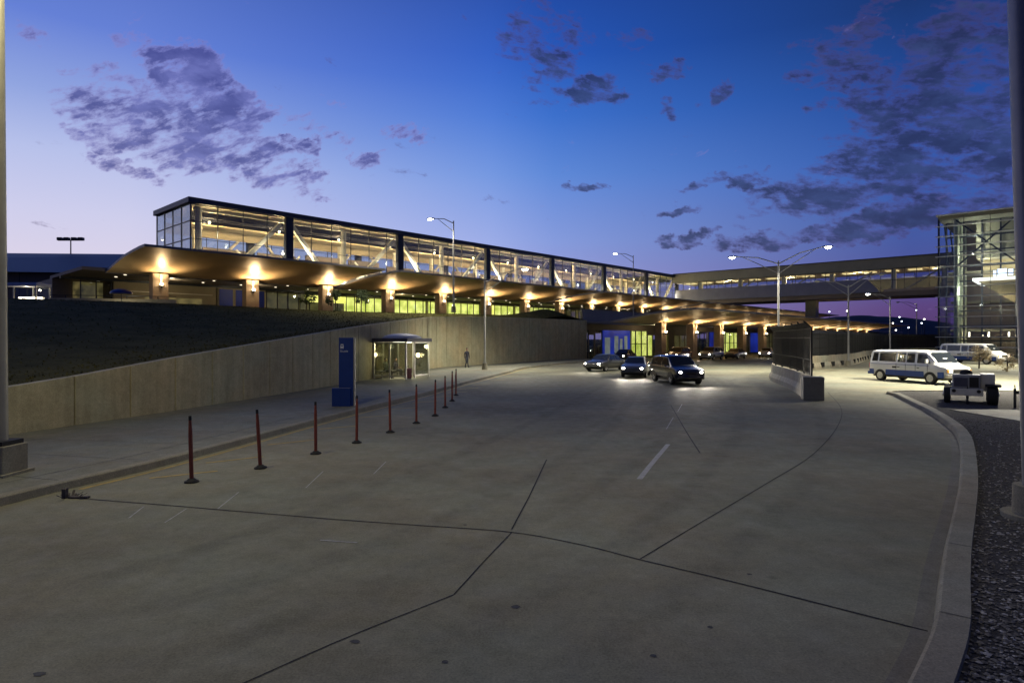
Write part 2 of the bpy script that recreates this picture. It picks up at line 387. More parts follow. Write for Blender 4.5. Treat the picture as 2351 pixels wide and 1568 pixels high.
# right-hand kerb round the gravel bed
RK = [(-.2, 1.0), (1.55, 3.1), (3.12, 4.78), (3.86, 5.62), (4.63, 6.64), (5.49, 7.76), (6.61, 9.17), (8.31, 11.35), (10.75, 14.65), (12.25, 16.84), (13.5, 19.0), (15.1, 22.2), (16.7, 25.8), (18.1, 29.0)]
RKp = catmull([(x, y, 0) for x, y in RK], 8)
mb = MB()
ribbon(mb, RKp, 0, 0.0, -0.03, 0.13); ribbon(mb, RKp, -0.03, 0.13, -0.06, 0.15); ribbon(mb, RKp, -0.06, 0.15, -0.29, 0.155); ribbon(mb, RKp, -0.29, 0.155, -0.30, 0.0)
struct(mb.build('kerb', M['kerb'], fix=True))
# short kerb across the nose of the gravel island
nose = catmull([(18.1, 29.0, 0), (18.6, 30.2, 0), (20.5, 30.6, 0), (30, 30.6, 0), (60, 30.8, 0)], 6)
mb = MB()
ribbon(mb, nose, 0, 0.0, -0.03, 0.12); ribbon(mb, nose, -0.03, 0.12, -0.22, 0.125); ribbon(mb, nose, -0.22, 0.125, -0.23, 0.0)
struct(mb.build('kerb', M['kerb'], fix=True))
gp = [(p.x, p.y) for p in offset(RKp, -0.29)]+[(p.x, p.y) for p in offset(nose, -0.2)]+[(60, 0.0), (20, -2), (6, -2)]
mb = MB(); mb.add([(x, y, 0.09) for x, y in gp][::-1], [tuple(range(len(gp)))])
struct(mb.build('gravel_bed', M['gravel']))
# dark stained gutter along the kerb
mb = MB(); ribbon(mb, RKp, 0.15, 0.004, 0.0, 0.004)
M['gutter'] = concrete('gutter_concrete', (0.21, 0.20, 0.155), 0.7, spots=False)
struct(mb.build('gutter', M['gutter']))

mb = MB(); Lk = arclen(RKp); q_ = 1.5
while q_ < Lk[-1]-.5:
    a = at_len(RKp, Lk, q_); b = at_len(RKp, Lk, q_+.05); d = (b-a).normalized(); nn = Vector((d.y, -d.x, 0)); w_ = .006
    A = a-nn*.004
    vs_ = [A-d*w_, A+d*w_, A+d*w_+nn*.06, A-d*w_+nn*.06, A+d*w_+nn*.296, A-d*w_+nn*.296]
    zz = (.02, .02, .158, .158, .158, .158); mb.add([(v.x, v.y, z) for v, z in zip(vs_, zz)], [(0, 1, 2, 3), (3, 2, 4, 5)]); q_ += 2.4
struct(mb.build('kerb_joints', M['seal']))
# loose stones
def inside(x, y, P_):
    c = False; j = len(P_)-1
    for i in range(len(P_)):
        if (P_[i][1] > y) != (P_[j][1] > y) and x < (P_[j][0]-P_[i][0])*(y-P_[i][1])/(P_[j][1]-P_[i][1])+P_[i][0]: c = not c
        j = i
    return c
mb = MB(); cnt = 0
ico = [(0, 0, 1), (0.89, 0, 0.45), (0.28, 0.85, 0.45), (-0.72, 0.53, 0.45), (-0.72, -0.53, 0.45), (0.28, -0.85, 0.45), (0, 0, -0.6)]
icf = [(0, 1, 2), (0, 2, 3), (0, 3, 4), (0, 4, 5), (0, 5, 1), (6, 2, 1), (6, 3, 2), (6, 4, 3), (6, 5, 4), (6, 1, 5)]
while cnt < 15000:
    y = 2+(random.random()**1.7)*18; x = y*(0.55+random.random()*0.42)
    if not inside(x, y, gp): cnt += 0.02; continue
    r = random.uniform(0.010, 0.026)*(1.4 if random.random() < 0.08 else 1); a = random.random()*6.28
    vs = [(x+r*(v[0]*cos(a)-v[1]*sin(a))*random.uniform(.7, 1.3), y+r*(v[0]*sin(a)+v[1]*cos(a))*random.uniform(.7, 1.3), 0.092+r*v[2]*random.uniform(.5, .9)) for v in ico]
    mb.cur = 1 if random.random() < 0.2 else 0
    mb.add(vs, icf); cnt += 1
o = mb.build('gravel', None, mats=[M['stone'], M['stone_pale']]); o['kind'] = 'stuff'
o['label'] = 'loose dark crushed stone beside the kerb'

# joints, cracks and paint on the slab
def strip(mb, pts, w, z=0.005, curve=True):
    P_ = catmull([(p[0], p[1], 0) for p in pts], 8) if (curve and len(pts) > 2) else [Vector((p[0], p[1], 0)) for p in pts]
    ribbon(mb, P_, w/2, z, -w/2, z)
def gpt(*l): return [tuple(G(a, b)[:2]) for a, b in l]
mb = MB()
strip(mb, gpt((170, 1143), (420, 1163), (740, 1190), (960, 1206), (1175, 1222), (1340, 1252), (1470, 1285), (1700, 1340), (2130, 1449)), 0.028)
strip(mb, gpt((1255, 1055), (1215, 1140), (1175, 1215)), 0.022, curve=False)
strip(mb, gpt((1175, 1222), (1110, 1290), (1042, 1365)), 0.016, curve=False)
strip(mb, gpt((1040, 1366), (800, 1462), (560, 1568), (380, 1650)), 0.014)
strip(mb, gpt((1470, 1283), (1600, 1205), (1760, 1110), (1870, 1040), (1925, 975), (1930, 935), (1900, 900)), 0.018)
strip(mb, gpt((1607, 1040), (1575, 990), (1540, 930)), 0.03)
struct(mb.build('pavement_joints', M['seal']))
mb = MB()
for px, py, r in ((1185, 1393, .045), (815, 1473, .045), (1020, 1519, .03), (90, 1547, .05), (1630, 1440, .03), (1500, 1505, .03), (1720, 1318, .03), (1068, 1205, .03)):
    c = G(px, py); k = 9
    mb.add([(c.x+r*cos(6.28*i/k)*random.uniform(.7, 1.3), c.y+r*.8*sin(6.28*i/k)*random.uniform(.7, 1.3), 0.004) for i in range(k)], [tuple(range(k))])
struct(mb.build('road_stains', M['stain']))
mb = MB()
strip(mb, gpt((1468, 1100), (1500, 1060), (1534, 1020)), 0.11)
for a, b in (((295, 1190), (330, 1163)), ((378, 1200), (428, 1168)), ((500, 1168), (548, 1130)), ((702, 1120), (742, 1082)), ((858, 1088), (886, 1060)), ((1530, 985), (1546, 958)), ((1556, 945), (1566, 928))):
    strip(mb, gpt(a, b), 0.02, curve=False)
strip(mb, gpt((735, 1240), (820, 1246)), 0.03, curve=False)
struct(mb.build('road_marking', M['white_paint']))
mb = MB()
kb = offset(LKp, -0.55)
for i in range(16, 48, 2):
    if i+1 < len(kb):
        a = kb[i]; d = (kb[i+1]-kb[i]).normalized(); nrm = Vector((d.y, -d.x, 0))
        ln = 0.9
        strip(mb, [tuple((a+nrm*0.1)[:2]), tuple((a+nrm*(ln)+d*ln)[:2])], 0.10, curve=False)
ribbon(mb, LKp[14:60], -0.16, 0.0045, -0.26, 0.0045)
struct(mb.build('road_marking', M['yellow_paint']))
# faint tyre-darkened tracks following the lanes
def track_mat():
    m, t, b = nt('tyre_track_film'); N = t.nodes; L = t.links
    b.inputs['Base Color'].default_value = (.05, .047, .042, 1); b.inputs['Roughness'].default_value = .75
    tc = N.new('ShaderNodeTexCoord'); n_ = N.new('ShaderNodeTexNoise'); n_.inputs['Scale'].default_value = 1.3; n_.inputs['Detail'].default_value = 8; n_.inputs['Roughness'].default_value = .7
    L.new(tc.outputs['Object'], n_.inputs['Vector'])
    at = N.new('ShaderNodeAttribute'); at.attribute_name = 'edge'
    r = N.new('ShaderNodeMapRange'); r.inputs['From Min'].default_value = .35; r.inputs['From Max'].default_value = .75; r.inputs['To Max'].default_value = .17; L.new(n_.outputs['Fac'], r.inputs['Value'])
    q = N.new('ShaderNodeMath'); q.operation = 'MULTIPLY'; L.new(r.outputs[0], q.inputs[0]); L.new(at.outputs['Fac'], q.inputs[1]); L.new(q.outputs[0], b.inputs['Alpha'])
    return m
M['track'] = track_mat()
mb = MB(); ev = []
lanes = [((0, 1470), (600, 1330), (1050, 1180), (1280, 1060), (1420, 960), (1465, 880), (1475, 850)), ((0, 1390), (560, 1230), (950, 1085), (1240, 960), (1390, 880), (1430, 850)), ((150, 1600), (800, 1370), (1290, 1160), (1520, 1010), (1590, 910), (1560, 855)), ((700, 1620), (1400, 1270), (1620, 1080), (1700, 960), (1660, 880), (1615, 855)), ((1100, 1650), (1600, 1330), (1850, 1100), (1890, 980), (1850, 900))]
for ln in lanes:
    P_ = catmull([tuple(G(a, b)) for a, b in ln], 10)
    for off in (0,):
        A = [offset(P_, d) for d in (-.26, -.12, .12, .26)]; base = len(mb.v)
        for i in range(len(P_)):
            for j, w_ in enumerate((0, 1, 1, 0)):
                p = A[j][i]; mb.v.append((p.x, p.y, .0035)); ev.append(float(w_)*min(1, i/4, (len(P_)-1-i)/4))
        for i in range(len(P_)-1):
            for j in range(3): a = base+i*4+j; mb.f.append([a, a+4, a+5, a+1][::-1]); mb.mi.append(0)
o = struct(mb.build('tyre_marks', M['track'])); at_ = o.data.attributes.new('edge', 'FLOAT', 'POINT'); at_.data.foreach_set('value', ev)
# sidewalk joints
mb = MB()
Ls = arclen(LKp); q_ = 6.0
while q_ < Ls[-1]-6:
    a = at_len(LKp, Ls, q_); b = at_len(LKp, Ls, q_+.1); d = (b-a).normalized(); nn = Vector((-d.y, d.x, 0))
    w_ = min((Vector((p.x, p.y, 0))-a).length for p in WLp)*.97
    strip(mb, [tuple((a+nn*.22)[:2]), tuple((a+nn*w_)[:2])], 0.012, 0.154, False); q_ += 1.9
ribbon(mb, LKp[8:], .95, .154, .935, .154)
struct(mb.build('sidewalk_joints', M['seal']))

# ------------------------------------------------------------------ retaining wall (panels are parts)
wall = tag(empty('retaining_wall', (WLp[0].x, WLp[0].y, 0)), 'long tan concrete panel retaining wall rising along the sidewalk below the grass bank', 'wall')
Lw = arclen(WLp); tot = Lw[-1]; step = 1.9; ns = int(tot/step); wo = wall.location.copy()
wall.location = (0, 0, 0)
for i in range(ns):
    a = at_len(WLp, Lw, i*tot/ns+0.022); b = at_len(WLp, Lw, (i+1)*tot/ns-0.022)
    d = Vector((b.x-a.x, b.y-a.y, 0)).normalized(); nn = Vector((-d.y, d.x, 0))*0.3
    A, B = Vector((a.x, a.y, 0)), Vector((b.x, b.y, 0))
    vs = [A, B, B+nn, A+nn]; za, zb = a.z, b.z
    m_ = MB(); m_.add([(p.x, p.y, 0.02) for p in vs]+[(A.x, A.y, za), (B.x, B.y, zb), (B.x+nn.x, B.y+nn.y, zb), (A.x+nn.x, A.y+nn.y, za)],
        [(0, 3, 2, 1), (4, 5, 6, 7), (0, 1, 5, 4), (1, 2, 6, 5), (2, 3, 7, 6), (3, 0, 4, 7)])
    m_.build('wall_panel', M['wallc'], wall, bevel=0.012)
m_ = MB()   # recessed backing seen in the panel joints, and the flat coping
bk = offset(WLp, 0.05)
for i in range(len(bk)-1):
    a, b = bk[i], bk[i+1]
    m_.quad((a.x, a.y, 0), (b.x, b.y, 0), (b.x, b.y, b.z-0.02), (a.x, a.y, a.z-0.02))
m_.build('wall_backing', M['seal'], wall)
# return of the wall at its far end
m_ = MB(); e = WLp[-1]; a = Vector((e.x, e.y, 0))+D1*0.02; q = a+D2*7.5
m_.add([(a.x, a.y, 0), (q.x, q.y, 0), (q.x+D1.x*.3, q.y+D1.y*.3, 0), (a.x+D1.x*.3, a.y+D1.y*.3, 0), (a.x, a.y, 5.15), (q.x, q.y, 5.2), (q.x+D1.x*.3, q.y+D1.y*.3, 5.2), (a.x+D1.x*.3, a.y+D1.y*.3, 5.15)],
    [(0, 3, 2, 1), (4, 5, 6, 7), (0, 1, 5, 4), (1, 2, 6, 5), (2, 3, 7, 6), (3, 0, 4, 7)])
m_.build('wall_return', M['wallc'], wall)

# ------------------------------------------------------------------ grass bank and upper plateau
crest = [(-52, 30, 5.45), (-44, 36, 5.45), (-35.2, 42.7, 5.55), (-29.4, 47.0, 5.55), (-25.0, 52.0, 5.55), (-20.2, 59.7, 5.52), (-12.9, 65.5, 5.5), (-3.7, 70.5, 5.5), (3.2, 77, 5.42), (8.6, 83.5, 5.3)]
cr = catmull(crest, 6); nC = len(cr)
rows = []
Lc = arclen(cr)
NR = 70
for j in range(13):
    f = j/10.0; row = []
    for i in range(NR+1):
        g = i/NR
        w = at_len(WLp, Lw, tot*(0.0+g)); c = at_len(cr, Lc, Lc[-1]*g)
        dd = Vector((c.x-w.x, c.y-w.y)).normalized()
        if f <= 1:
            x = w.x+0.16*dd.x+(c.x-w.x)*f; y = w.y+0.16*dd.y+(c.y-w.y)*f
            s = f*f*(3-2*f)*0.5+f*0.5
            z = (w.z-0.10)+(c.z-w.z+0.10)*s
            z += 0.05*sin(x*1.3+y*.7)*sin(f*pi)
            hx = (x-4.4)*cos(TA)+(y-75.5)*sin(TA); hy = -(x-4.4)*sin(TA)+(y-75.5)*cos(TA)
            z += 1.15*math.exp(-(hx/4.5)**2-(hy/1.8)**2)
        else:
            e = (f-1)*10; x = c.x+D2.x*(e*4)*1; y = c.y+D2.y*(e*4); z = c.z-0.16*min(1, e)
        row.append((x, y, z))
    rows.append(row)
mb = MB(); mb.v = [p for r in rows for p in r]
for j in range(len(rows)-1):
    for i in range(NR):
        a = j*(NR+1)+i; mb.f.append([a, a+1, a+NR+2, a+NR+1]); mb.mi.append(0)
o = struct(mb.build('grass_bank', M['grass'], smooth=True))
# grass blades roughness on the bank edge: tufts near wall top and over the slope
mb = MB(); g = random.Random(3)
for _ in range(26000):
    i = g.randrange(NR); j = g.choice([0, 0, 0, 1, 2, 3, 4, 5, 6, 7, 8, 9, 9]); u, v = g.random(), g.random()
    p = [Vector(rows[j+b][i+a]) for a in (0, 1) for b in (0, 1)]
    q = (p[0]*(1-v)+p[1]*v)*(1-u)+(p[2]*(1-v)+p[3]*v)*u
    h = g.uniform(.02, .08); a = g.random()*6.28; w = g.uniform(.02, .06)
    mb.add([(q.x-w*cos(a), q.y-w*sin(a), q.z-.01), (q.x+w*cos(a), q.y+w*sin(a), q.z-.01), (q.x+g.uniform(-.05, .05), q.y+g.uniform(-.05, .05), q.z+h)], [(0, 1, 2)])
o = mb.build('grass_tufts', M['grass']); o['kind'] = 'stuff'; o['label'] = 'short dark grass tufts on the bank'
# upper-level roadway / terrace
mb = MB()
pl = [T(-90, 12), T(-90, -30), T(-14, -10.9), T(45, -11.2), T(45.5, -17.2), T(215, -17.2), T(215, 60), T(-90, 60)]
mb.prism([(p.x, p.y) for p in pl], 4.7, 5.38)
struct(mb.build('upper_roadway', M['asphalt']))

# ------------------------------------------------------------------ terminal: canopies
def canopy(name, t0, t1, k0, k1, zf, zb, label, breaks):
    root = tag(empty(name, T(t0, k0, 0), TA), label, 'canopy')
    dk = k1-k0; prof = [(0, 1.0), (0.12, 0.97), (0.28, 0.88), (0.44, 0.76), (0.6, 0.58), (0.75, 0.36), (0.88, 0.15), (1.0, 0.0)]
    edges = [0]+[b-t0 for b in breaks]+[t1-t0]
    for q in range(len(edges)-1):
        a = edges[q]+(0.45 if q else 0); b = edges[q+1]
        m_ = MB(); n_ = len(prof); nx = max(2, int((b-a)/3))
        vs = []; off = 1.6 if q else 0.0
        for i in range(nx+1):
            for (s, h) in prof:
                x = a+(b-a)*i/nx
                if q and i == 0: x += off*(1-s)
                vs.append((x, s*dk, zb+(zf-zb)*h-0.12))
        fs = [(i*n_+j, i*n_+j+1, (i+1)*n_+j+1, (i+1)*n_+j) for i in range(nx) for j in range(n_-1)]
        m_.add(vs, fs); o = m_.build('soffit_panel', M['soffit'], root, smooth=True)
        m2 = MB()
        tv = [(x+(off*(1-s) if (q and x == a) else 0), s*dk, zb+(zf-zb)*h+0.06) for x in (a, b) for s, h in prof]
        m2.add(tv, [(j, n_+j, n_+j+1, j+1) for j in range(n_-1)])
        xa = a+(off if q else 0)
        m2.add([(xa, 0, zf-.14), (b, 0, zf-.14), (b, 0, zf+.06), (xa, 0, zf+.06)], [(0, 1, 2, 3)])          # front fascia
        m2.add([(a, dk, zb-.2), (b, dk, zb-.2), (b, dk, zb+.13), (a, dk, zb+.13)], [(1, 0, 3, 2)])
        for x, f_ in ((a, 1), (b, 0)):
            for j in range(n_-1):
                (s1, h1), (s2, h2) = prof[j], prof[j+1]
                x1 = x+(off*(1-s1) if (q and f_) else 0); x2 = x+(off*(1-s2) if (q and f_) else 0)
                m2.add([(x1, s1*dk, zb+(zf-zb)*h1-.16), (x2, s2*dk, zb+(zf-zb)*h2-.16), (x2, s2*dk, zb+(zf-zb)*h2+.06), (x1, s1*dk, zb+(zf-zb)*h1+.06)], [(0, 1, 2, 3)])
        m2.build('canopy_roof', M['roof_grey'], root)
    return root
S = 8.95
canopy('entrance_canopy', -4.2, 196, -10, 1.0, 10.3, 9.0, 'long upper bronze canopy with lit soffit in front of the glass concourse', [2.15*S, 6.7*S, 11.2*S, 15.7*S])
canopy('arrivals_canopy', 41.7, 160, -35.25, -24.25, 6.05, 4.8, 'lower bronze canopy with lit soffit over the arrivals kerb', [88, 124])

def pier_proto(zb, zt, lampz, label_kind):
    r = empty('canopy_column'); r['category'] = 'column'
    MB().box(-.7, .7, -.5, .5, zb, zt).build('pier', M['stone_pier'], r, bevel=0.03)
    MB().box(-.09, .09, -.62, -.5, lampz-0.3, zt-.1).build('lit_face_bar', M['cream'], r)  # cream bar in place of the bright lamplit strip on the pier face
    m_ = MB(); m_.box(-.16, .16, -.86, -.62, lampz-.06, lampz); m_.tube((0, -.74, lampz-.3), (0, -.74, lampz-.06), .05, .13)
    m_.build('lamp_bracket', M['dark_steel'], r)
    MB().ell((0, -.76, lampz+.07), .15, .15, .11).build('lamp_lens', M['lamp_warm'], r, smooth=True)
    return r
def columns(proto, ts, k, lampz, energy, labels, group, skip=0):
    for i, t in enumerate(ts):
        o = proto if i == 0 else copy_tree(proto)
        o.location = T(t, k, 0); o.rotation_euler = (0, 0, TA)
        o['label'] = labels(i, len(ts)); o['group'] = group
        spot((0, -1.15, lampz+.1), (0, -.2, 1), energy, (1, 0.72, 0.38), 136, .6, .1, o, 'uplight')
        point((0, -1.05, lampz+.1), energy*.05, (1, 0.72, 0.40), 0.1, o)
up = [S*i for i in range(22)]; lo = [52+S*i for i in range(13)]
ordn = ['first', 'second', 'third', 'fourth', 'fifth', 'sixth', 'seventh', 'eighth', 'ninth', 'tenth', 'eleventh', 'twelfth', 'thirteenth', 'fourteenth', 'fifteenth', 'sixteenth', 'seventeenth', 'eighteenth', 'nineteenth', 'twentieth', 'twenty-first', 'twenty-second']
columns(pier_proto(5.3, 9.0, 7.85, ''), up, 0, 7.85, 500, lambda i, n_: f'{ordn[i]} lit stone pier from the left under the upper canopy', 'piers under the upper canopy')
columns(pier_proto(0, 4.85, 3.55, ''), lo, -25.25, 3.55, 420, lambda i, n_: f'{ordn[i]} lit stone pier from the left under the lower arrivals canopy', 'piers under the arrivals canopy')

# ------------------------------------------------------------------ glass concourse
CT0, CT1, CK0, CK1 = 6.26, 124.0, 9.45, 20.65
ZF, ZR, ZT = 10.2, 18.32, 18.95
con = tag(empty('glass_concourse', T(0, 0, 0), TA), 'long two-storey glass concourse with dark flat roof and lit cream trusses above the canopy', 'building')
MB().box(CT0-.35, CT1, CK0-.35, CK1+.35, ZR, ZT).build('roof', M['roof_dark'], con, bevel=.04)
MB().box(CT0-.1, CT1, CK0-.1, CK1+.1, 9.35, ZF).build('floor_slab', M['dark_steel'], con)
MB().box(CT0+.2, CT1, CK0+.2, CK1-.2, ZR-.12, ZR-.01).build('ceiling', M['ceiling'], con)
m_ = MB()
for kk in (CK0+2.2, CK0+4.0, CK0+8.6):
    m_.box(CT0+1.2, CT1, kk, kk+.35, ZR-1.05, ZR-.15)
m_.build('ceiling_beams', M['dark_steel'], con)
m_ = MB()
for kk in (CK0+1.1,): m_.box(CT0+.8, CT1, kk, kk+.3, ZR-.55, ZR-.2)
m_.build('cream_ceiling_beam', M['cream'], con)
MB().box(CT0+1, CT1, CK0+5.0, CK0+8.2, ZR-1.5, ZR-1.3).build('lowered_ceiling', M['ceiling'], con)
pil = [18.2, 35.9, 54.6, 72.4, 90.3, 108.2, 123.5]
for t in pil:
    MB().box(t-.5, t+.5, CK0-.25, CK0+.35, 9.3, ZR).build('pillar', M['dark_steel'], con)
    MB().box(t-.5, t+.5, CK1-.35, CK1+.2, 9.3, ZR).build('pillar', M['dark_steel'], con)
# mullion grids
def grid(mb, axis, a0, a1, pos, z0, z1, da, dz, w=.05, dep=.12):
    na = max(1, round((a1-a0)/da)); nz = max(1, round((z1-z0)/dz))
    for i in range(na+1):
        a = a0+(a1-a0)*i/na
        if axis == 'x': mb.box(a-w/2, a+w/2, pos-dep/2, pos+dep/2, z0, z1)
        else: mb.box(pos-dep/2, pos+dep/2, a-w/2, a+w/2, z0, z1)
    for i in range(nz+1):
        z = z0+(z1-z0)*i/nz
        if axis == 'x': mb.box(a0, a1, pos-dep/2-.004, pos+dep/2+.004, z-w/2, z+w/2)
        else: mb.box(pos-dep/2-.004, pos+dep/2+.004, a0, a1, z-w/2, z+w/2)
m_ = MB(); grid(m_, 'x', CT0, CT1, CK0, ZF, ZR, 3.0, 1.94)
m_.build('mullions', M['dark_steel'], con)
m_ = MB(); grid(m_, 'x', CT0, CT1, CK1, ZF, ZR, 3.0, 1.94)
m_.build('mullions', M['dark_steel'], con)
m_ = MB(); grid(m_, 'y', CK0, CK1, CT0, ZF, ZR, 2.8, 1.94, .09, .14)
m_.build('mullions', M['dark_steel'], con)
MB().box(CT0, CT1, CK0-.01, CK0+.01, ZF, ZR).build('front_glazing', M['glass'], con)
MB().box(CT0, CT1, CK1-.01, CK1+.01, ZF, ZR).build('rear_glazing', M['glass'], con)
MB().box(CT0-.01, CT0+.01, CK0, CK1, ZF, ZR).build('end_glazing', M['glass_blue'], con)
# interior columns and truss diagonals
cols = [7.6]+[(a+b)/2 for a, b in zip(pil, pil[1:])]
for i, t in enumerate(cols):
    MB().tube((t, CK0+1.3, ZF), (t, CK0+1.3, ZR-.2), .36, n=16).build('column', M['cream'], con, smooth=True)
    MB().tube((t+(4.0 if i else 2.3), CK1-2.6, ZF), (t+(4.0 if i else 2.3), CK1-2.6, ZR-1.4), .42, n=12).build('column', M['cream'], con, smooth=True)
    if i: MB().tube((t-4.6, CK1-3.6, ZF), (t-4.6, CK1-3.6, ZR-1.4), .4, n=12).build('column', M['cream'], con, smooth=True)
for i, t in enumerate(pil):
    for kk, w in ((CK0+.7, .46), (CK1-.9, .3)):
        MB().bar((t-.8, kk, ZR-.9), (t-7.6, kk, ZF+.1), w, w*1.1).build('truss_diagonal', M['cream'], con)
        if i < len(pil)-1: MB().bar((t+.8, kk, ZR-.9), (t+6.6, kk, ZF+.1), w, w*1.1).build('truss_diagonal', M['cream'], con)
    kk = CK0+5
    MB().bar((t-4.6, kk, ZF+4.0), (t-.6, kk, ZF+.2), .22, .22).build('truss_diagonal', M['cream'], con)
    if i < len(pil)-1: MB().bar((t+4.2, kk, ZF+4.0), (t+1.0, kk, ZF+.2), .22, .22).build('truss_diagonal', M['cream'], con)
m_ = MB()
x = CT0+4
while x < CT1-6:
    m_.box(x, x+5.5, CK0+7, CK0+7.3, ZF, ZF+random.choice([3.6, 4.2, 4.6])); x += 7.1
m_.build('interior_partitions', M['brown_wall'], con)
MB().box(CT0+.6, CT1, CK1-1.2, CK1-.9, 16.1, 17.4).build('rear_bulkhead', M['ceiling'], con)
for i in range(14):
    t = CT0+3.2+i*8.9
    if t > CT1-3: break
    for kk in (CK0+2.9,):
        MB().tube((t, kk, ZR-1.35), (t, kk, ZR-.2), .02, n=6).build('pendant_rod', M['dark_steel'], con)
        MB().ell((t, kk, ZR-1.45), .16, .16, .13, 12, 6).build('pendant_lamp', M['pendant'], con, smooth=True)
        point((t, kk, ZR-1.85), 950, (1, 0.68, 0.32), .15, con)
for t in cols:
    point((t-.3, CK0+.45, ZF+.5), 500, (1, 0.80, 0.48), .1, con); point((t+.9, CK0+2.4, ZR-3), 500, (1, 0.80, 0.48), .1, con)  # added points without fixtures, brighten the cream columns
for t in pil:
    for dt in (-6.5, -2.6, 2.6, 6.0): point((t+dt, CK0+.3, ZF+(.5 if abs(dt) > 4 else 3.6)), 620, (1, 0.86, 0.60), .08, con)  # added points behind the glass, no fixtures, brighten the truss fronts

# ground floor of the terminal behind the upper canopy
M['downl'] = emit('soffit_downlight', (1, .85, .6), 1.6)
tb = tag(empty('terminal_storefront', T(0, 0, 0), TA), 'tan upper level storefront with yellow green lit windows under the canopy', 'building')
FK = 9.3
MB().box(-6, 196, 1.1, 14, 9.0, 9.3).build('soffit', M['brown_wall'], tb)
MB().box(-6, 196, FK, FK+.3, 8.75, 9.0).build('header', M['dark_steel'], tb)
def bay(t0, t1, kind):
    if kind == 'stone':
        MB().box(t0, t1, FK, FK+.3, 5.38, 8.75).build('wall', M['tan_wall'], tb)
        MB().box(t0+(t1-t0)*.28, t0+(t1-t0)*.85, FK-.012, FK+.02, 5.38, 7.3).build('doorway', M['lit_dim'], tb)
        MB().box(t0+.4, t1-.4, FK-.08, FK-.01, 7.75, 7.86).build('wall_trim', M['cream'], tb)
    elif kind == 'blue':
        for j in range(3):
            a = t0+.2+j*(t1-t0)/3; b = a+(t1-t0)/3-.35
            MB().box(a, b, FK-.03, FK+.01, 6.6, 8.6).build('blue_banner', M['blue_lit'], tb)
        MB().box(t0, t1, FK+.02, FK+.3, 5.38, 8.75).build('wall', M['tan_wall'], tb)
    else:
        mat = M['lit_green'] if kind == 'green' else M['lit_dim']
        MB().box(t0, t1, FK+3.2, FK+3.3, 5.38, 8.75).build('room_wall', mat, tb)
        m_ = MB(); grid(m_, 'x', t0, t1, FK+.1, 5.38, 8.75, 1.5, 3.3, .09, .12); m_.build('window_frame', M['dark_steel'], tb)
        MB().box(t0, t1, FK+.09, FK+.11, 5.4, 8.7).build('window_pane', M['glass'], tb)
        if kind == 'green':
            m_ = MB(); x = t0+.5
            while x < t1-1: m_.box(x, x+.9, FK+1.2, FK+1.8, 5.4, 6.3); x += 2.1
            m_.build('counter', M['brown_wall'], tb)
M['blue_lit'] = simple('blue_banner_fabric', (0.02, 0.05, 0.42), 0.5, 0, 0.15, 2)
M['blue_glow'] = lit_interior('blue_glow_panel', (0.002, 0.01, 0.16), (0.006, 0.03, 0.36), 0.7, .5)  # glow put into the blue panel colour, nothing lit behind it
M['blue_glow'].node_tree.nodes['Principled BSDF'].inputs['Base Color'].default_value = (.005, .015, .18, 1)
bays = [(-4.3, -1.6, 'dim'), (-1.4, 9, 'stone'), (9.2, 15.0, 'blue'), (15.2, 19.5, 'dim'), (19.7, 28, 'dim'), (28.3, 43.3, 'green'), (44, 55.5, 'green'), (56.3, 64.5, 'green'), (65.3, 80, 'green'), (81, 98, 'dim'), (99, 113, 'blue'), (114, 140, 'dim'), (141, 195, 'stone')]
for b_ in bays: bay(*b_)
for a, b in ((24, 26.5), (20.4, 22.4)):
    MB().box(a, b, FK-.02, FK+.05, 7.6, 8.5).build('lit_sign_panel', M['lit_green'], tb)
for i in range(26):
    for kk in (3.2, 6.2):
        MB().tube((-2+i*4.2, kk, 8.93), (-2+i*4.2, kk, 8.99), .13, n=8).build('downlight', M['downl'], tb)
for t in (3, 12, 21):
    point((t, 5.5, 8.5), 90, (1, .82, .5), .1, tb)
for t in (33, 50, 70, 92, 115, 140, 165):
    point((t, 5.5, 8.5), 110, (1, .85, .45), .1, tb)
MB().box(-6, 196, 12.9, 20.4, 5.38, 9.0).build('core_wall', M['brown_wall'], tb)

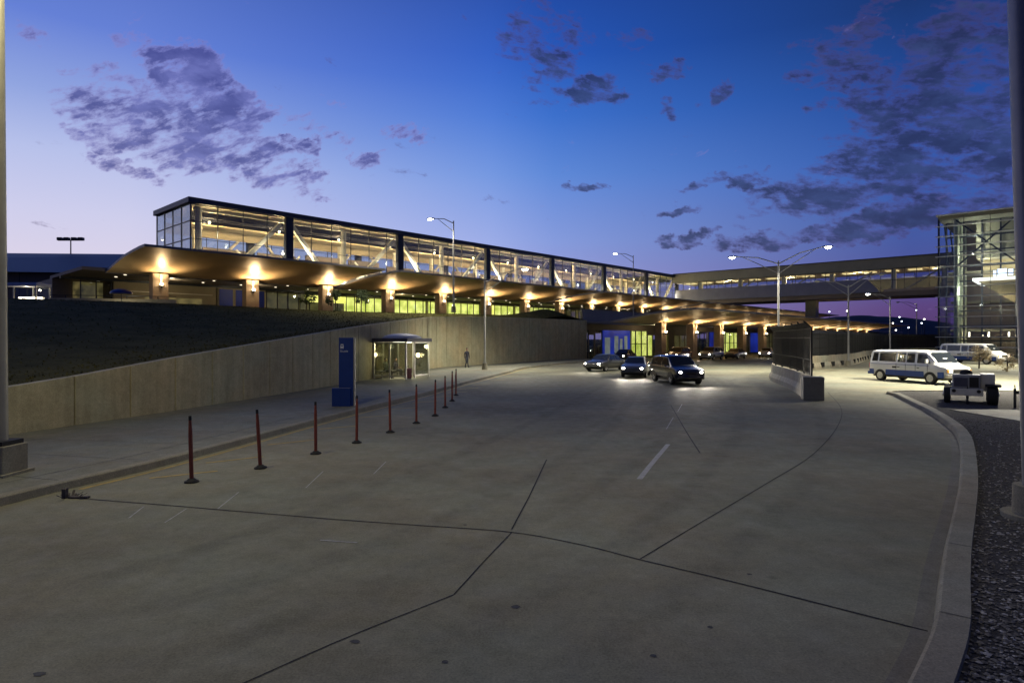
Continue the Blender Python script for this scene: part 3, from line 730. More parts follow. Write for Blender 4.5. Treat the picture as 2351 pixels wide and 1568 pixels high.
# arrivals level storefront and upper road parapet
ar = tag(empty('arrivals_storefront', T(0, 0, 0), TA), 'arrivals level storefront with blue panels and yellow windows behind the kerbside cars', 'building')
MB().box(45.6, 215, -17.35, -17.1, 5.0, 6.55).build('parapet', M['clad_grey'], ar)
MB().box(45.6, 215, -17.45, -17.0, 6.55, 6.65).build('coping', M['roof_grey'], ar)
MB().box(45.6, 215, -24.2, -17.36, 4.72, 4.95).build('canopy_link_roof', M['roof_grey'], ar)
MB().box(45.6, 215, -17.3, -17.0, 3.9, 4.7).build('wall_band', M['brown_wall'], ar)
def abay(t0, t1, kind):
    if kind == 'blue':
        MB().box(t0, t1, -17.34, -17.1, 0, 3.9).build('blue_panel', M['blue_glow'], ar)
    elif kind == 'green':
        MB().box(t0, t1, -14.5, -14.3, 0, 3.9).build('room_wall', M['lit_green'], ar)
        m_ = MB(); grid(m_, 'x', t0, t1, -17.2, 0, 3.3, 1.6, 3.3, .12, .14); m_.box(t0, t1, -17.3, -17.1, 3.3, 3.9); m_.build('window_frame', M['brown_wall'], ar)
        MB().box(t0, t1, -17.21, -17.19, 0.05, 3.3).build('window_pane', M['glass'], ar)
    elif kind == 'dim':
        MB().box(t0, t1, -14.5, -14.3, 0, 3.9).build('room_wall', M['lit_dim'], ar)
        m_ = MB(); grid(m_, 'x', t0, t1, -17.2, 0, 3.9, 1.8, 1.95, .1, .14); m_.build('window_frame', M['dark_steel'], ar)
        MB().box(t0, t1, -17.21, -17.19, 0.05, 3.9).build('window_pane', M['glass'], ar)
    else:
        MB().box(t0, t1, -17.3, -17.05, 0, 3.9).build('wall', M['brown_wall'], ar)
xs = [(45.7, 46.9, 'dim'), (47, 48.4, 'green'), (48.5, 50.2, 'dim'), (50.3, 57.3, 'blue'), (57.4, 62.4, 'dim'), (62.5, 68.8, 'green'), (69, 71, 'brown'), (71.2, 76.5, 'green'), (76.7, 84, 'dim'), (84.1, 89, 'blue'), (89.2, 97, 'dim'), (97.2, 103, 'green'), (103.1, 110, 'blue'), (110.2, 160, 'dim')]
for b_ in xs: abay(*b_)
# pale glazed openings in the blue panel
pale = lit_interior('pale_door_glow', (0.10, 0.14, 0.14), (0.28, 0.32, 0.32), 0.5, 1.5)
for a, b, z in ((50.7, 52.0, 2.9), (53.1, 54.1, 3.1), (54.5, 55.2, 2.7), (55.7, 56.5, 3.1)):
    f_ = MB().box(a, b, -17.38, -17.35, 0.1, z); f_.build('door_glass', pale, ar)
point((59, -20.5, 4.3), 120, (1, .8, .45), .1, ar); point((80, -20.5, 4.3), 120, (1, .8, .45), .1, ar)

# ------------------------------------------------------------------ skybridge
BT0, BT1 = 122.0, 133.0
br = tag(empty('skybridge', T(0, 0, 0), TA), 'long enclosed footbridge with olive fascia linking the concourse to the glass tower', 'bridge')
MB().box(BT0-.3, BT1+.3, -53, 9.9, 16.9, 19.0).build('roof', M['olive_clad'], br, bevel=.05)
MB().box(BT0-.45, BT1+.45, -53, 9.6, 19.0, 19.18).build('roof_edge', M['roof_dark'], br)
MB().box(BT0, BT1, -53, 9.4, 11.3, 12.2).build('deck', M['brown_wall'], br)
m_ = MB(); m_.xprism([(0, 0)]*3, 0, 0) if False else None
cl = MB()   # sloped cladding on the side, one end cut at a slant
a0, a1 = -36.5, 9.0
cl.add([(BT0-.5, a0, 12.2), (BT0-.5, a1, 12.2), (BT0-.05, a1, 15.0), (BT0-.05, a0+2.5, 15.0), (BT0+.1, a0, 12.2), (BT0+.1, a1, 12.2), (BT0+.1, a1, 15.0), (BT0+.1, a0+2.5, 15.0)],
    [(0, 3, 2, 1), (4, 5, 6, 7), (0, 1, 5, 4), (1, 2, 6, 5), (2, 3, 7, 6), (3, 0, 4, 7)])
cl.build('side_cladding', M['clad_grey'], br)
MB().box(BT0-.12, BT0+.05, -53, -37, 12.2, 12.75).build('side_beam', M['stone_pier'], br)
m_ = MB(); grid(m_, 'y', -53, 9, BT0, 12.2, 16.9, 2.1, 2.35, .09, .12)
m_.build('mullions', M['dark_steel'], br)
MB().box(BT0-.01, BT0+.01, -53, 9.3, 12.2, 16.9).build('side_glazing', M['glass'], br)
MB().box(BT1-1.0, BT1-.8, -53, 9.0, 12.2, 15.7).build('inner_wall', M['olive_clad'], br)
MB().box(BT1-.01, BT1+.01, -53, 9.3, 12.2, 16.9).build('side_glazing', M['glass_blue'], br)
MB().box(BT0+.2, BT1-.2, -53, 9.3, 16.75, 16.88).build('ceiling', M['ceiling'], br)
m_ = MB(); grid(m_, 'y', -53, 9, BT1, 12.2, 16.9, 4.2, 2.35, .12, .12)
m_.build('mullions', M['dark_steel'], br)
for k in (-47, -38.5, -27, -17, -7, 3):
    MB().box(BT0+1.2, BT0+2.0, k-.4, k+.4, 12.2, 16.8).build('column', M['cream'], br)
for k in (-43, -31, -19, -7):
    MB().bar((BT0+.7, k-3.8, 16.5), (BT0+.7, k+2.4, 12.6), .25, .25).build('truss_diagonal', M['cream'], br)
for i in range(15):
    k = 6-i*4; MB().box(BT0+1.6, BT0+3.6, k-1.1, k+1.1, 16.55, 16.7).build('ceiling_light', M['pendant2'] if 'pendant2' in M else M.setdefault('pendant2', emit('dim_ceiling_panel', (1, .75, .32), 1.0)), br)
for k in (-46, -32, -18, -4):
    point((BT0+2.6, k, 15.9), 500, (1, .8, .45), .15, br)
MB().box(126, 128.2, -23.0, -20.8, 0, 11.3).build('pier', M['olive_clad'], br)
MB().box(126, 128.2, -62, -59.8, 0, 11.3).build('pier', M['olive_clad'], br)

# ------------------------------------------------------------------ glass tower at right
M['louvre'] = simple('white_louvre_paint', (.8, .79, .7), .45, 0, .04, 1)
tw = tag(empty('glass_tower', T(0, 0, 0), TA), 'tall glass stair tower with thin horizontal sun louvres and dark cross bracing', 'building')
X0, X1, K1, K0 = 88.5, 140.0, -50.7, -92.0
MB().box(X0-.15, X1, K0, K1+.1, 20.2, 20.7).build('roof', M['olive_clad'], tw)
MB().box(X0-.6, X1, K0, K1+.3, 20.7, 20.86).build('roof_edge', M['louvre'], tw)
for z in (4.2, 8.6, 13.0):
    MB().box(X0+(9.5 if z < 13 else 6.5), X1, K0, K1-.3, z-.35, z).build('floor_slab', M['olive_clad'], tw)
MB().box(X0+14, X0+14.3, K0, K1-.3, 0, 20.2).build('core_wall', M['brown_wall'], tw)
m_ = MB(); grid(m_, 'y', K0, K1-.4, X0+4.2, 0.2, 20.2, 2.1, 2.2, .2, .24); m_.build('inner_steel_grid', M['dark_steel'], tw)
MB().box(X0+4.5, X0+14, K0, K1-4.0, 14.6, 20.2).build('upper_room_panels', M['tower_panel'] if 'tower_panel' in M else M.setdefault('tower_panel', simple('grey_olive_interior_panel', (0.46, 0.44, 0.33), .7, 0, .1, .6)), tw)
for z in [1.5+1.47*i for i in range(13)]:
    MB().box(X0-.55, X0-.25, K0, K1+.4, z-.055, z+.055).build('louvre', M['louvre'], tw)
m_ = MB()
kk = K1
while kk > K0:
    m_.box(X0-.25, X0-.15, kk-.03, kk+.03, 0.2, 20.25); kk -= 3.0
m_.box(X0-.2, X0+.1, K1-.1, K1+.12, 0, 20.25)
m_.build('mullions', M['dark_steel'], tw)
MB().box(X0-.02, X0+.02, K0, K1, 0.2, 20.2).build('front_glazing', M['glass'], tw)
MB().box(X0, X1, K1-.02, K1+.02, 0.2, 11).build('side_glazing', M['glass'], tw)
for i, (dx, dk) in enumerate(((1.0, -2.0), (5.2, -2.0), (9.4, -2.0), (1.0, -9.0), (1.0, -17.0), (1.0, -25))):
    MB().tube((X0+dx, K1+dk, 0), (X0+dx, K1+dk, 20.2), .34, n=14).build('column', M['green_metal'] if i < 3 else M['dark_steel'], tw, smooth=True)
for (k1, z1, k2, z2) in ((K1-2, 20.0, K1-9, 13.2), (K1-9, 20.0, K1-2, 13.2), (K1-9, 20, K1-17, 13.2), (K1-17, 20, K1-9, 13.2), (K1-.4, 19.5, K1-.4, 19.4)):
    if abs(z1-z2) > 1: MB().bar((X0+.7, k1, z1), (X0+.7, k2, z2), .2, .2).build('cross_brace', M['dark_steel'], tw)
for x_ in (1.5, 7.5):
    MB().bar((X0+x_, K1-.5, 19.5), (X0+x_+5, K1-.5, 13.2), .2, .2).build('cross_brace', M['dark_steel'], tw)
# lit landing and the escalator soffit under it
MB().box(X0+1.6, X0+13.5, K0, K1-3.8, 11.1, 11.5).build('landing_slab', M['fluoro'], tw)
a_, b_2 = X0+1.9, X0+11
sl = MB(); sl.add([(a_, K1-4.4, 11.05), (b_2, K1-4.4, 11.05), (b_2, K1-13, 4.2), (a_, K1-13, 4.2), (a_, K1-30, 11.05), (b_2, K1-30, 11.05), (b_2, K1-30, 4.2), (a_, K1-30, 4.2)],
    [(0, 1, 2, 3), (4, 7, 6, 5), (0, 3, 7, 4), (1, 5, 6, 2), (0, 4, 5, 1), (3, 2, 6, 7)])
sl.build('escalator_soffit', M['tan_wall'], tw)
MB().box(X0+1.75, X0+1.88, K1-12.0, K1-9.6, 7.6, 10.9).build('lit_panel', M['fluoro'], tw)
for j, (ka, kb_, z0, z1) in enumerate(((-6.1, -6.4, 11.3, 12.2), (-6.6, -7.6, 11.2, 12.4), (-7.8, -8.3, 11.4, 12.3), (-9.3, -10.2, 11.4, 12.4))):
    MB().box(X0+3.0, X0+3.1, K1+kb_, K1+ka, z0+.4, z1+.35).build('screen', M['screen'], tw)
MB().box(X0+7.8, X0+8.0, K0, K1-4.5, 11.5, 14.6).build('lit_back_wall', M['lit_tan'], tw)
MB().box(X0+12.8, X0+13.0, K0, K1-4.5, 0, 4.0).build('lobby_back_wall', M['brown_wall'], tw)
for k, c in ((-5, 90), (-10, 140), (-16, 140)):
    point((X0+5.5, K1+k, 13.9), c*2.0, (1, .85, .55), .15, tw)
    point((X0+6, K1+k, 3.2), c*2.4, (1, .82, .5), .15, tw)
point((X0+.8, K1-2.9, 9.5), 500, (.95, 1, .8), .1, tw)
for k_ in (-4, -9, -15): point((X0+1.2, K1+k_, 14.9), 420, (1, .95, .72), .1, tw)  # points added without fixtures to light the upper room panels from the front
point((X0+.9, K1-7, 7.2), 350, (1, .85, .5), .1, tw)
point((X0+3.0, K1-4, 18.0), 160, (.95, .95, .7), .2, tw)
for i in range(5):
    MB().tube((X0+6+i*.7, K1-3-i*2.3, 3.0), (X0+6+i*.7, K1-3-i*2.3, 3.7), .1, n=8).build('lobby_lamp', M['lamp_warm2'] if 'lamp_warm2' in M else M.setdefault('lamp_warm2', emit('lobby_lamp_glow', (1, .85, .6), 6)), tw)
MB().box(X0+2.5, X0+5.5, K1-12.5, K1-9.4, 3.5, 4.1).build('lit_counter_sign', M['fluoro'], tw)

# ------------------------------------------------------------------ hall far left
lh = tag(empty('terminal_hall', (0, 0, 0)), 'large brown hall with dark navy hipped roof far left beyond the grass bank', 'building')
m_ = MB(); m_.add([(-175, 108, 5.3), (-66, 118, 5.3), (-66, 170, 5.3), (-175, 170, 5.3), (-175, 108, 15.6), (-66, 118, 15.2), (-66, 170, 15.4), (-175, 170, 15.4)],
    [(0, 1, 5, 4), (1, 2, 6, 5), (2, 3, 7, 6), (3, 0, 4, 7)]); m_.build('wall', M['brown_wall'], lh)
m_ = MB(); m_.add([(-178, 106.5, 15.55), (-64, 116.5, 15.1), (-64, 172, 15.3), (-178, 172, 15.3), (-178, 135, 22.2), (-72, 140, 22.0)],
    [(0, 1, 5, 4), (1, 2, 5), (2, 3, 4, 5), (3, 0, 4), (0, 3, 2, 1)]); m_.build('roof', M['roof_dark'], lh)
m_ = MB()
for i in range(1, 16):
    f = i/16; x = -175+109*f; y = 108+10*f; m_.box(x-.05, x+.05, y-.06, y+.04, 5.3, 15.3)
m_.build('panel_joint', M['dark_steel'], lh)

# ------------------------------------------------------------------ street lamps
def street_lamp(loc, h, arms, label, cat='street lamp', group='street lamps along the roads', r=0.10, base=True, lean=(0, 0), mat='galv', power=900, name='street_lamp', lens='lamp_white'):
    o = tag(empty(name, loc), label, cat, group)
    lx, ly = lean
    MB().tube((0, 0, 0.1), (lx, ly, h), r, r*.6, n=14).build('pole', M[mat], o, smooth=True)
    if base:
        MB().tube((0, 0, 0), (0, 0, .55), r*2.4, r*2.1, n=16).build('pole_base', M['kerb'], o, smooth=True)
        MB().box(-r*1.6, r*1.6, -r*1.6, r*1.6, .55, .62).build('base_plate', M['galv'], o)
    for (dx, dy, dz, on) in arms:
        a = Vector((lx, ly, h-.25)); b = Vector((lx+dx, ly+dy, h+dz)); dn = Vector((dx, dy, 0)).normalized()
        m_ = MB(); mid_ = a.lerp(b, .5)+Vector((0, 0, .22))
        m_.tube(a, mid_, .045, .04, 8); m_.tube(mid_, b, .04, .03, 8)
        a2 = a-Vector((0, 0, .8)); m2_ = a2.lerp(b, .55)+Vector((0, 0, .12)); m_.tube(a2, m2_, .035, .03, 8); m_.tube(m2_, b-dn*.3, .03, .02, 8)
        m_.build('arm', M[mat], o, smooth=True)
        an = atan2(dn.y, dn.x); c = b+dn*.35
        hd = MB(); hd.ell((0, 0, 0), .45, .17, .11, 14, 6, z0=-.2)
        hd.v = [(c.x+x*cos(an)-y*sin(an), c.y+x*sin(an)+y*cos(an), c.z+z) for x, y, z in hd.v]
        hd.build('lamp_head', M['galv'], o, smooth=True)
        ln = MB(); ln.ell((0.06, 0, -.03), .24, .15, .12, 12, 6, z1=0.1)
        ln.v = [(c.x+x*cos(an)-y*sin(an), c.y+x*sin(an)+y*cos(an), c.z+z) for x, y, z in ln.v]
        ln.build('lamp_lens', M[lens] if on else M['head_off'], o, smooth=True)
        if on and power: spot((c.x, c.y, c.z-.2), (0, 0, -1), power, ang=150, parent=o)
    return o
street_lamp((21.85, 50, 0), 9.1, [(-3.0, 1.0, .45, True), (3.0, -1.2, .95, True)], 'tall pale twin-arm street lamp standing behind the black fence', power=6500)
street_lamp((-5.75, 60, 5.3), 9.0, [(-1.9, .2, .25, True)], 'street lamp on the grass bank with one arm pointing left', power=6000)
street_lamp((-2.25, 50.4, .15), 7.4, [(2.9, -.6, .85, True)], 'street lamp on the sidewalk in front of the wall with its arm pointing right', power=4200)
street_lamp((17.9, 90, 5.3), 9.7, [(-2.2, .2, .3, True)], 'slim street lamp rising above the upper canopy far down the road', power=500)
street_lamp((33.1, 60, 0), 8.0, [(-2.0, 1.2, .5, False), (2.2, -1.0, .95, False)], 'unlit twin-arm pole behind the concrete barrier', power=0)
street_lamp((46.5, 75, 0), 7.9, [(-2.6, -.4, .3, True)], 'lit single-arm lamp beyond the fence under the footbridge', power=700)
street_lamp((73, 110, 0), 9.1, [(-3.0, 0, .2, False)], 'thin unlit lamp pole far beyond the fence', power=0)
street_lamp((-101.3, 140, 5.3), 20.0, [], 'tall floodlight mast with four heads above the dark hall roof', 'light mast', None, r=.2, base=False, power=0, mat='dark_steel', name='light_mast')
lm = [x for x in bpy.data.objects if x.name.startswith('light_mast')][0]
MB().box(-2.9, 2.9, -.08, .08, 19.9, 20.1).build('cross_bar', M['dark_steel'], lm)
for x in (-2.4, -.85, .85, 2.4): MB().box(x-.55, x+.55, -.5, .4, 19.95, 20.65).build('floodlight', M['dark_steel'], lm, bevel=.1)
# distant lamps seen under the bridge
rr = random.Random(5)
for i, (px, py, Y, c) in enumerate(((1945, 714, 190, 0), (1940, 752, 210, 1), (2050, 742, 260, 0), (2057, 758, 230, 0), (2070, 738, 380, 1), (2122, 733, 180, 0), (2104, 712, 200, 1), (2116, 742, 260, 1), (2065, 728, 420, 1), (2086, 752, 300, 1), (1650, 628, 190, 0), (1904, 716, 260, 1))):
    p = W(px, py, Y); z0 = 0
    o = tag(empty('distant_lamp', (p.x, p.y, z0)), f'small far-off lamp, {["brightest white one low over the hill", "bluish one at the hill foot", "white one on the dark hillside", "large low white one on the dark hillside", "faint upper one on the hillside", "bright one right of the hill", "faint one above the hill", "faint one low beside the tower", "faint topmost dot on the hill", "faint low dot on the hill", "lone one above the footbridge roof", "faint dot over the canopy"][i]}', 'street lamp', 'far-off lamps beyond the footbridge')
    MB().tube((0, 0, 0), (0, 0, p.z), .12, .08, n=8).build('pole', M['dark_steel'], o)
    MB().ell((0, 0, p.z), Y*.0009+.06, Y*.0009+.06, Y*.0008+.05, 10, 6).build('lamp_lens', M['far_cool'] if c else M['far_light'], o, smooth=True)

# big foreground poles
lp = tag(empty('light_pole', (-9.66, 11.5, .15)), 'thick pole on a square concrete plinth cut off by the left edge', 'lamp post')
MB().tube((0, 0, .62), (-.06, 0, 11.5), .13, .10, n=20).build('pole', M['paint_pole'], lp, smooth=True)
MB().box(-.3, .3, -.3, .3, 0.02, .56).build('concrete_plinth', M['kerb'], lp, bevel=.02)
MB().box(-.37, .37, -.37, .37, 0, .05).build('plinth_foot', M['kerb'], lp)
MB().box(-.25, .25, -.25, .25, .56, .64).build('base_plate', M['black_rubber'], lp)
MB().bar((-.06, 0, 11.4), (2.2, -.6, 11.7), .1, .1).build('arm', M['paint_pole'], lp)
MB().ell((2.3, -.65, 11.65), .45, .18, .12).build('lamp_head', M['galv'], lp, smooth=True)
spot((2.3, -.65, 11.45), (-0.1, .25, -1), 1700, (1, .88, .50), 150, parent=lp)
rp = tag(empty('light_pole', (7.62, 8.85, .09)), 'thick grey pole on a round concrete footing at the right edge', 'lamp post')
MB().tube((0, 0, .35), (-.34, 0, 11.0), .165, .16, n=24).build('pole', M['pole_blue'] if 'pole_blue' in M else M.setdefault('pole_blue', simple('blue_grey_pole', (.22, .22, .25), .45, .4, .1, 2)), rp, smooth=True)
MB().tube((0, 0, .06), (0, 0, .48), .29, .28, n=24).build('concrete_footing', M['kerb'], rp, smooth=True)
MB().tube((0, 0, 0), (0, 0, .07), .42, .42, n=24).build('footing_ring', M['kerb'], rp, smooth=True)
MB().bar((-.1, 0, 10.9), (1.2, 2.6, 11.2), .1, .1).build('arm', M['galv'], rp)
MB().ell((1.25, 2.8, 11.15), .2, .45, .12).build('lamp_head', M['galv'], rp, smooth=True)
spot((1.25, 2.8, 10.95), (0.1, .3, -1), 700, (1, .88, .52), 150, parent=rp)
# parking-lot lamps outside the frame to the right
street_lamp((31.5, 33.5, .05), 9.0, [(-2.4, .5, .3, True)], 'car park lamp hidden outside the right edge beside the white vans', power=23000, group='car park lamps')
street_lamp((56, 56, .05), 9.0, [(-2.4, .5, .3, True)], 'farther car park lamp outside the right edge', power=23000, group='car park lamps')

# ------------------------------------------------------------------ flexible posts beside the kerb
posts = [(440, 1107, 955, -5), (598, 1075, 940, -8), (725, 1042, 922, 0), (819, 1017, 908, 1), (896, 993, 895, -3), (956, 972, 882, 0), (999, 955, 872, 1), (1022, 936, 863, 0), (1038, 921, 852, 1), (1047, 908, 847, 0)]
pp = None
for i, (px, py, pt, ln) in enumerate(posts):
    g_ = G(px, py); h = (py-pt)/F*g_.y
    if pp is None:
        pp = empty('delineator_post')
        m_ = MB(); m_.tube((0, 0, .05), (0, 0, .9), .038, .036, n=12); m_.tube((0, 0, .9), (0, 0, 1.2), .036, .024, n=12); m_.build('post', M['rust'], pp, smooth=True)
        MB().tube((0, 0, 1.14), (0, 0, 1.22), .028, .026, n=12).build('post_cap', M['black_rubber'], pp)
        m_ = MB(); m_.tube((0, 0, 0), (0, 0, .03), .13, .12, n=16); m_.tube((0, 0, .03), (0, 0, .07), .1, .055, n=16); m_.build('rubber_base', M['black_rubber'], pp)
        o = pp
    else: o = copy_tree(pp)
    o.location = (g_.x, g_.y, 0.003); o.scale = (1, 1, h/1.22)
    o.rotation_euler = (radians(random.uniform(-1, 1)), radians(ln*.38), 0)
    lab = ['leaning rust-red post nearest the camera', 'rust-red post leaning left, next after the nearest one'][i] if i < 2 else f'upright rust-red kerb post, {ordn[i]} counting from the nearest'
    tag(o, lab, 'bollard', 'rust-red posts along the kerb')

# ------------------------------------------------------------------ blue pylon sign
b0 = G(786, 932, .15)
sg = tag(empty('pylon_sign', (b0.x, b0.y, .15), radians(4)), 'tall dark blue pylon sign with a pale symbol, standing in front of the wall', 'sign')
hh = (932-775)/F*b0.y
MB().box(-.12, .42, -.06, .16, 0.0, hh).build('sign_panel', M['blue_sign'], sg, bevel=.01)
MB().box(-.36, .33, -.16, -.062, 0, .70).build('sign_base', M['blue_sign'], sg, bevel=.01)
MB().box(.425, .47, -.02, .15, 0, hh-.02).build('sign_edge', M['galv'], sg)
# pictogram: a small bus front above one line of lettering
m_ = MB(); m_.box(-.05, .05, -.066, -.061, hh-.29, hh-.25); m_.box(-.06, .06, -.066, -.061, hh-.40, hh-.33); m_.box(-.06, -.045, -.066, -.061, hh-.33, hh-.29); m_.box(.045, .06, -.066, -.061, hh-.33, hh-.29)
m_.box(-.05, -.025, -.066, -.061, hh-.43, hh-.405); m_.box(.025, .05, -.066, -.061, hh-.43, hh-.405)
m_.build('pictogram', M['sign_white'], sg)
fc = bpy.data.curves.new('sign_lettering', 'FONT'); fc.body = 'Shuttle'; fc.size = .105; fc.extrude = .002
fo = bpy.data.objects.new('sign_lettering', fc); COL.objects.link(fo); fo.parent = sg; fo.location = (-.07, -.066, hh-.55); fo.rotation_euler = (pi/2, 0, 0)
fc.materials.append(M['sign_white'])
bpy.context.view_layer.update(); lm_ = bpy.data.meshes.new_from_object(fo.evaluated_get(bpy.context.evaluated_depsgraph_get()))
fo2 = bpy.data.objects.new('lettering', lm_); COL.objects.link(fo2); fo2.parent = sg; fo2.location = fo.location; fo2.rotation_euler = fo.rotation_euler
bpy.data.objects.remove(fo)

# ------------------------------------------------------------------ people
def person(name, joints, radii, edges, loc, rz, coat, trousers, label, split_z, hair=True, head_c=None):
    root = tag(empty(name, loc, rz), label, 'person')
    me = bpy.data.meshes.new('body'); me.from_pydata(joints, edges, []); o = bpy.data.objects.new('body', me); COL.objects.link(o)
    sk = o.modifiers.new('skin', 'SKIN'); sk.use_smooth_shade = True
    su = o.modifiers.new('sub', 'SUBSURF'); su.levels = 1; su.render_levels = 1
    for i, r in enumerate(radii): me.skin_vertices[0].data[i].radius = (r if isinstance(r, tuple) else (r, r))
    me.skin_vertices[0].data[0].use_root = True
    dg = bpy.context.evaluated_depsgraph_get(); me2 = bpy.data.meshes.new_from_object(o.evaluated_get(dg)); me2.name = 'body'
    bpy.data.objects.remove(o)
    me2.materials.clear()
    for m_ in (coat, trousers, M['skin'], M['black_rubber']): me2.materials.append(m_)
    hands = [Vector(joints[i]) for i in HANDS]; head = Vector(joints[HEAD]); hip = Vector(joints[0]); feet = [Vector(joints[i]) for i in FEET]; knees = [Vector(joints[i]) for i in LEGS]
    skin_j = set(); grow = set(HANDS)|{HEAD, HEAD-1, HEAD+1}; 
    for (q0, q1) in edges:
        if q0 in HANDS or q1 in HANDS or q0 in skin_j: skin_j.add(q1)
    skin_j |= grow
    segs = []
    for q0, q1 in edges:
        cls = 2 if q1 in skin_j else 3 if q1 in FEET else 1 if q1 in LEGS else 0
        ra = [(r_ if isinstance(r_, float) else sum(r_)/2) for r_ in (radii[q0], radii[q1])]
        segs.append((Vector(joints[q0]), Vector(joints[q1]), sum(ra)/2, cls))
    for p in me2.polygons:
        c = Vector(p.center); best = 1e9; mi = 0
        for a_, b_, r_, cls in segs:
            ab = b_-a_; tt = max(0, min(1, (c-a_).dot(ab)/max(1e-9, ab.length_squared))); d_ = (c-(a_+ab*tt)).length-r_*.8
            if d_ < best: best = d_; mi = cls
        p.material_index = mi
    b = bpy.data.objects.new('body', me2); COL.objects.link(b); b.parent = root
    for p in me2.polygons: p.use_smooth = True
    MB().ell((head.x, head.y+.028, head.z+.045), .092, .104, .098, 16, 8, z0=-.35).build('hair', M['hair'], root, smooth=True)
    for s_ in (-1, 1):
        MB().ell((head.x+s_*.032, head.y-.088, head.z+.008), .012, .008, .007, 8, 4).build('eye', M['hair'], root, smooth=True)
        MB().ell((head.x+s_*.084, head.y+.01, head.z-.005), .01, .02, .03, 8, 4).build('ear', M['skin'], root, smooth=True)
    MB().ell((head.x, head.y-.098, head.z-.022), .013, .018, .022, 8, 5).build('nose', M['skin'], root, smooth=True)
    MB().ell((head.x, head.y-.086, head.z-.058), .024, .01, .006, 8, 4).build('mouth', M['lips'], root, smooth=True)
    return root
def fig(sit=False, arm_bend=.25):
    """joint list: 0 pelvis ... returns joints, radii, edges"""
    J = []; R = []; E = []
    def a(p, r, par=None):
        J.append(p); R.append(r)
        if par is not None: E.append((par, len(J)-1))
        return len(J)-1
    z0 = .52 if sit else .93
    pel = a((0, 0, z0), (.15, .11)); w = a((0, .0, z0+.17), (.135, .10), pel); ch = a((0, .0, z0+.38), (.165, .115), w)
    nk = a((0, -.01, z0+.54), .052, ch); hd0 = a((0, -.03, z0+.60), .070, nk); hd = a((0, -.035, z0+.69), (.098, .118), hd0); tp = a((0, -.025, z0+.775), (.085, .10), hd)
    hands = []; feet = []; legs = []
    for s in (-1, 1):
        sh = a((s*.19, 0, z0+.45), .06, ch)
        if sit:
            el = a((s*.24, -.05, z0+.18), .045, sh); wr = a((s*.13, -.28, z0+.14), .032, el)
        else:
            el = a((s*.24, .03, z0+.17), .045, sh); wr = a((s*.25, -.06, z0-.07), .032, el)
        d = Vector(J[wr])-Vector(J[el]); d.normalize(); side = Vector((0, -1, 0)) if not sit else Vector((-s, 0, 0))
        pm = a(tuple(Vector(J[wr])+d*.07), (.036, .02), wr)
        for q, ln in ((-.026, .06), (-.009, .075), (.009, .07), (.026, .055)):
            f1 = a(tuple(Vector(J[pm])+d*.04+side*q), .0095, pm); f2 = a(tuple(Vector(J[f1])+d*ln*.8+Vector((0, 0, -.008))), .008, f1)
        th = a(tuple(Vector(J[wr])+d*.05+side*.04), .011, pm); hands.append(pm)
        hp = a((s*.095, 0, z0-.06), .085, pel)
        if sit:
            kn = a((s*.11, -.44, z0-.04), .06, hp); an = a((s*.11, -.42, .10), .042, kn)
        else:
            kn = a((s*.11, -.03+(.08*s), .49), .06, hp); an = a((s*.11, .02+(-.10*s), .09), .042, kn)
        ft = a((J[an][0], J[an][1]-.03, .05), .04, an); toe = a((J[an][0], J[an][1]-.17, .035), .035, ft)
        feet += [ft, toe]; legs += [hp, kn, an]
        mid1 = tuple((Vector(J[hp])+Vector(J[kn]))/2); mid2 = tuple((Vector(J[kn])+Vector(J[an]))/2)
    return J, R, E, hands, feet, legs, hd
J, R_, E, HANDS, FEET, LEGS, HEAD = fig(False)
person('person', J, R_, E, (-4.0, 54.0, .15), radians(35), M['coat'], M['trousers'], 'standing figure in a dark coat walking along the wall between shelter and lamp post', .9)

# ------------------------------------------------------------------ bus shelter
sc_ = Vector((-7.25, 40.2, .15)); sa = radians(-19)
sh = tag(empty('bus_shelter', sc_, sa), 'small lit glass bus shelter with domed roof against the wall', 'shelter')
hw, hl, H = 1.15, 1.55, 2.35
for x, y in ((-hw, -hl), (hw, -hl), (hw, hl), (-hw, hl), (hw, -hl+1.1), (0, -hl), (-.0, hl)):
    MB().box(x-.045, x+.045, y-.045, y+.045, 0, H).build('post', M['alu'], sh)
m_ = MB()
for z in (.18, H-.05):
    m_.box(-hw, hw, -hl-.03, -hl+.03, z-.04, z+.04); m_.box(-hw, hw, hl-.03, hl+.03, z-.04, z+.04)
    m_.box(-hw-.03, -hw+.03, -hl, hl, z-.04, z+.04); m_.box(hw-.03, hw+.03, -hl+1.1, hl, z-.04, z+.04)
m_.build('rails', M['alu'], sh)
MB().box(-hw+.05, hw-.05, -hl-.008, -hl+.008, .2, H-.08).build('glass_panel', M['glass_shelter'], sh)
MB().box(-hw+.05, hw-.05, hl-.008, hl+.008, .2, H-.08).build('glass_panel', M['glass_shelter'], sh)
MB().box(-hw-.008, -hw+.008, -hl+.05, hl-.05, .2, H-.08).build('glass_panel', M['glass_shelter'], sh)
MB().box(hw-.008, hw+.008, -hl+1.15, hl-.05, .2, H-.08).build('glass_panel', M['glass_shelter'], sh)
MB().box(-hw-.22, hw+.18, -hl-.18, hl+.18, H, H+.24).build('roof_fascia', M['dark_fascia'] if 'dark_fascia' in M else M.setdefault('dark_fascia', simple('bronze_fascia', (.09, .09, .12), .4, .4, .1, 2)), sh, bevel=.02)
MB().ell((0, 0, H+.22), hw+.05, hl+.05, .34, 20, 6, z0=0.02).build('dome_roof', M['dome'] if 'dome' in M else M.setdefault('dome', simple('translucent_dome', (.62, .60, .55), .5, 0, .05, 2)), sh, smooth=True)
MB().box(-hw+.12, -hw+.5, -hl+.25, hl-.2, .42, .47).build('bench_seat', M['galv'], sh)
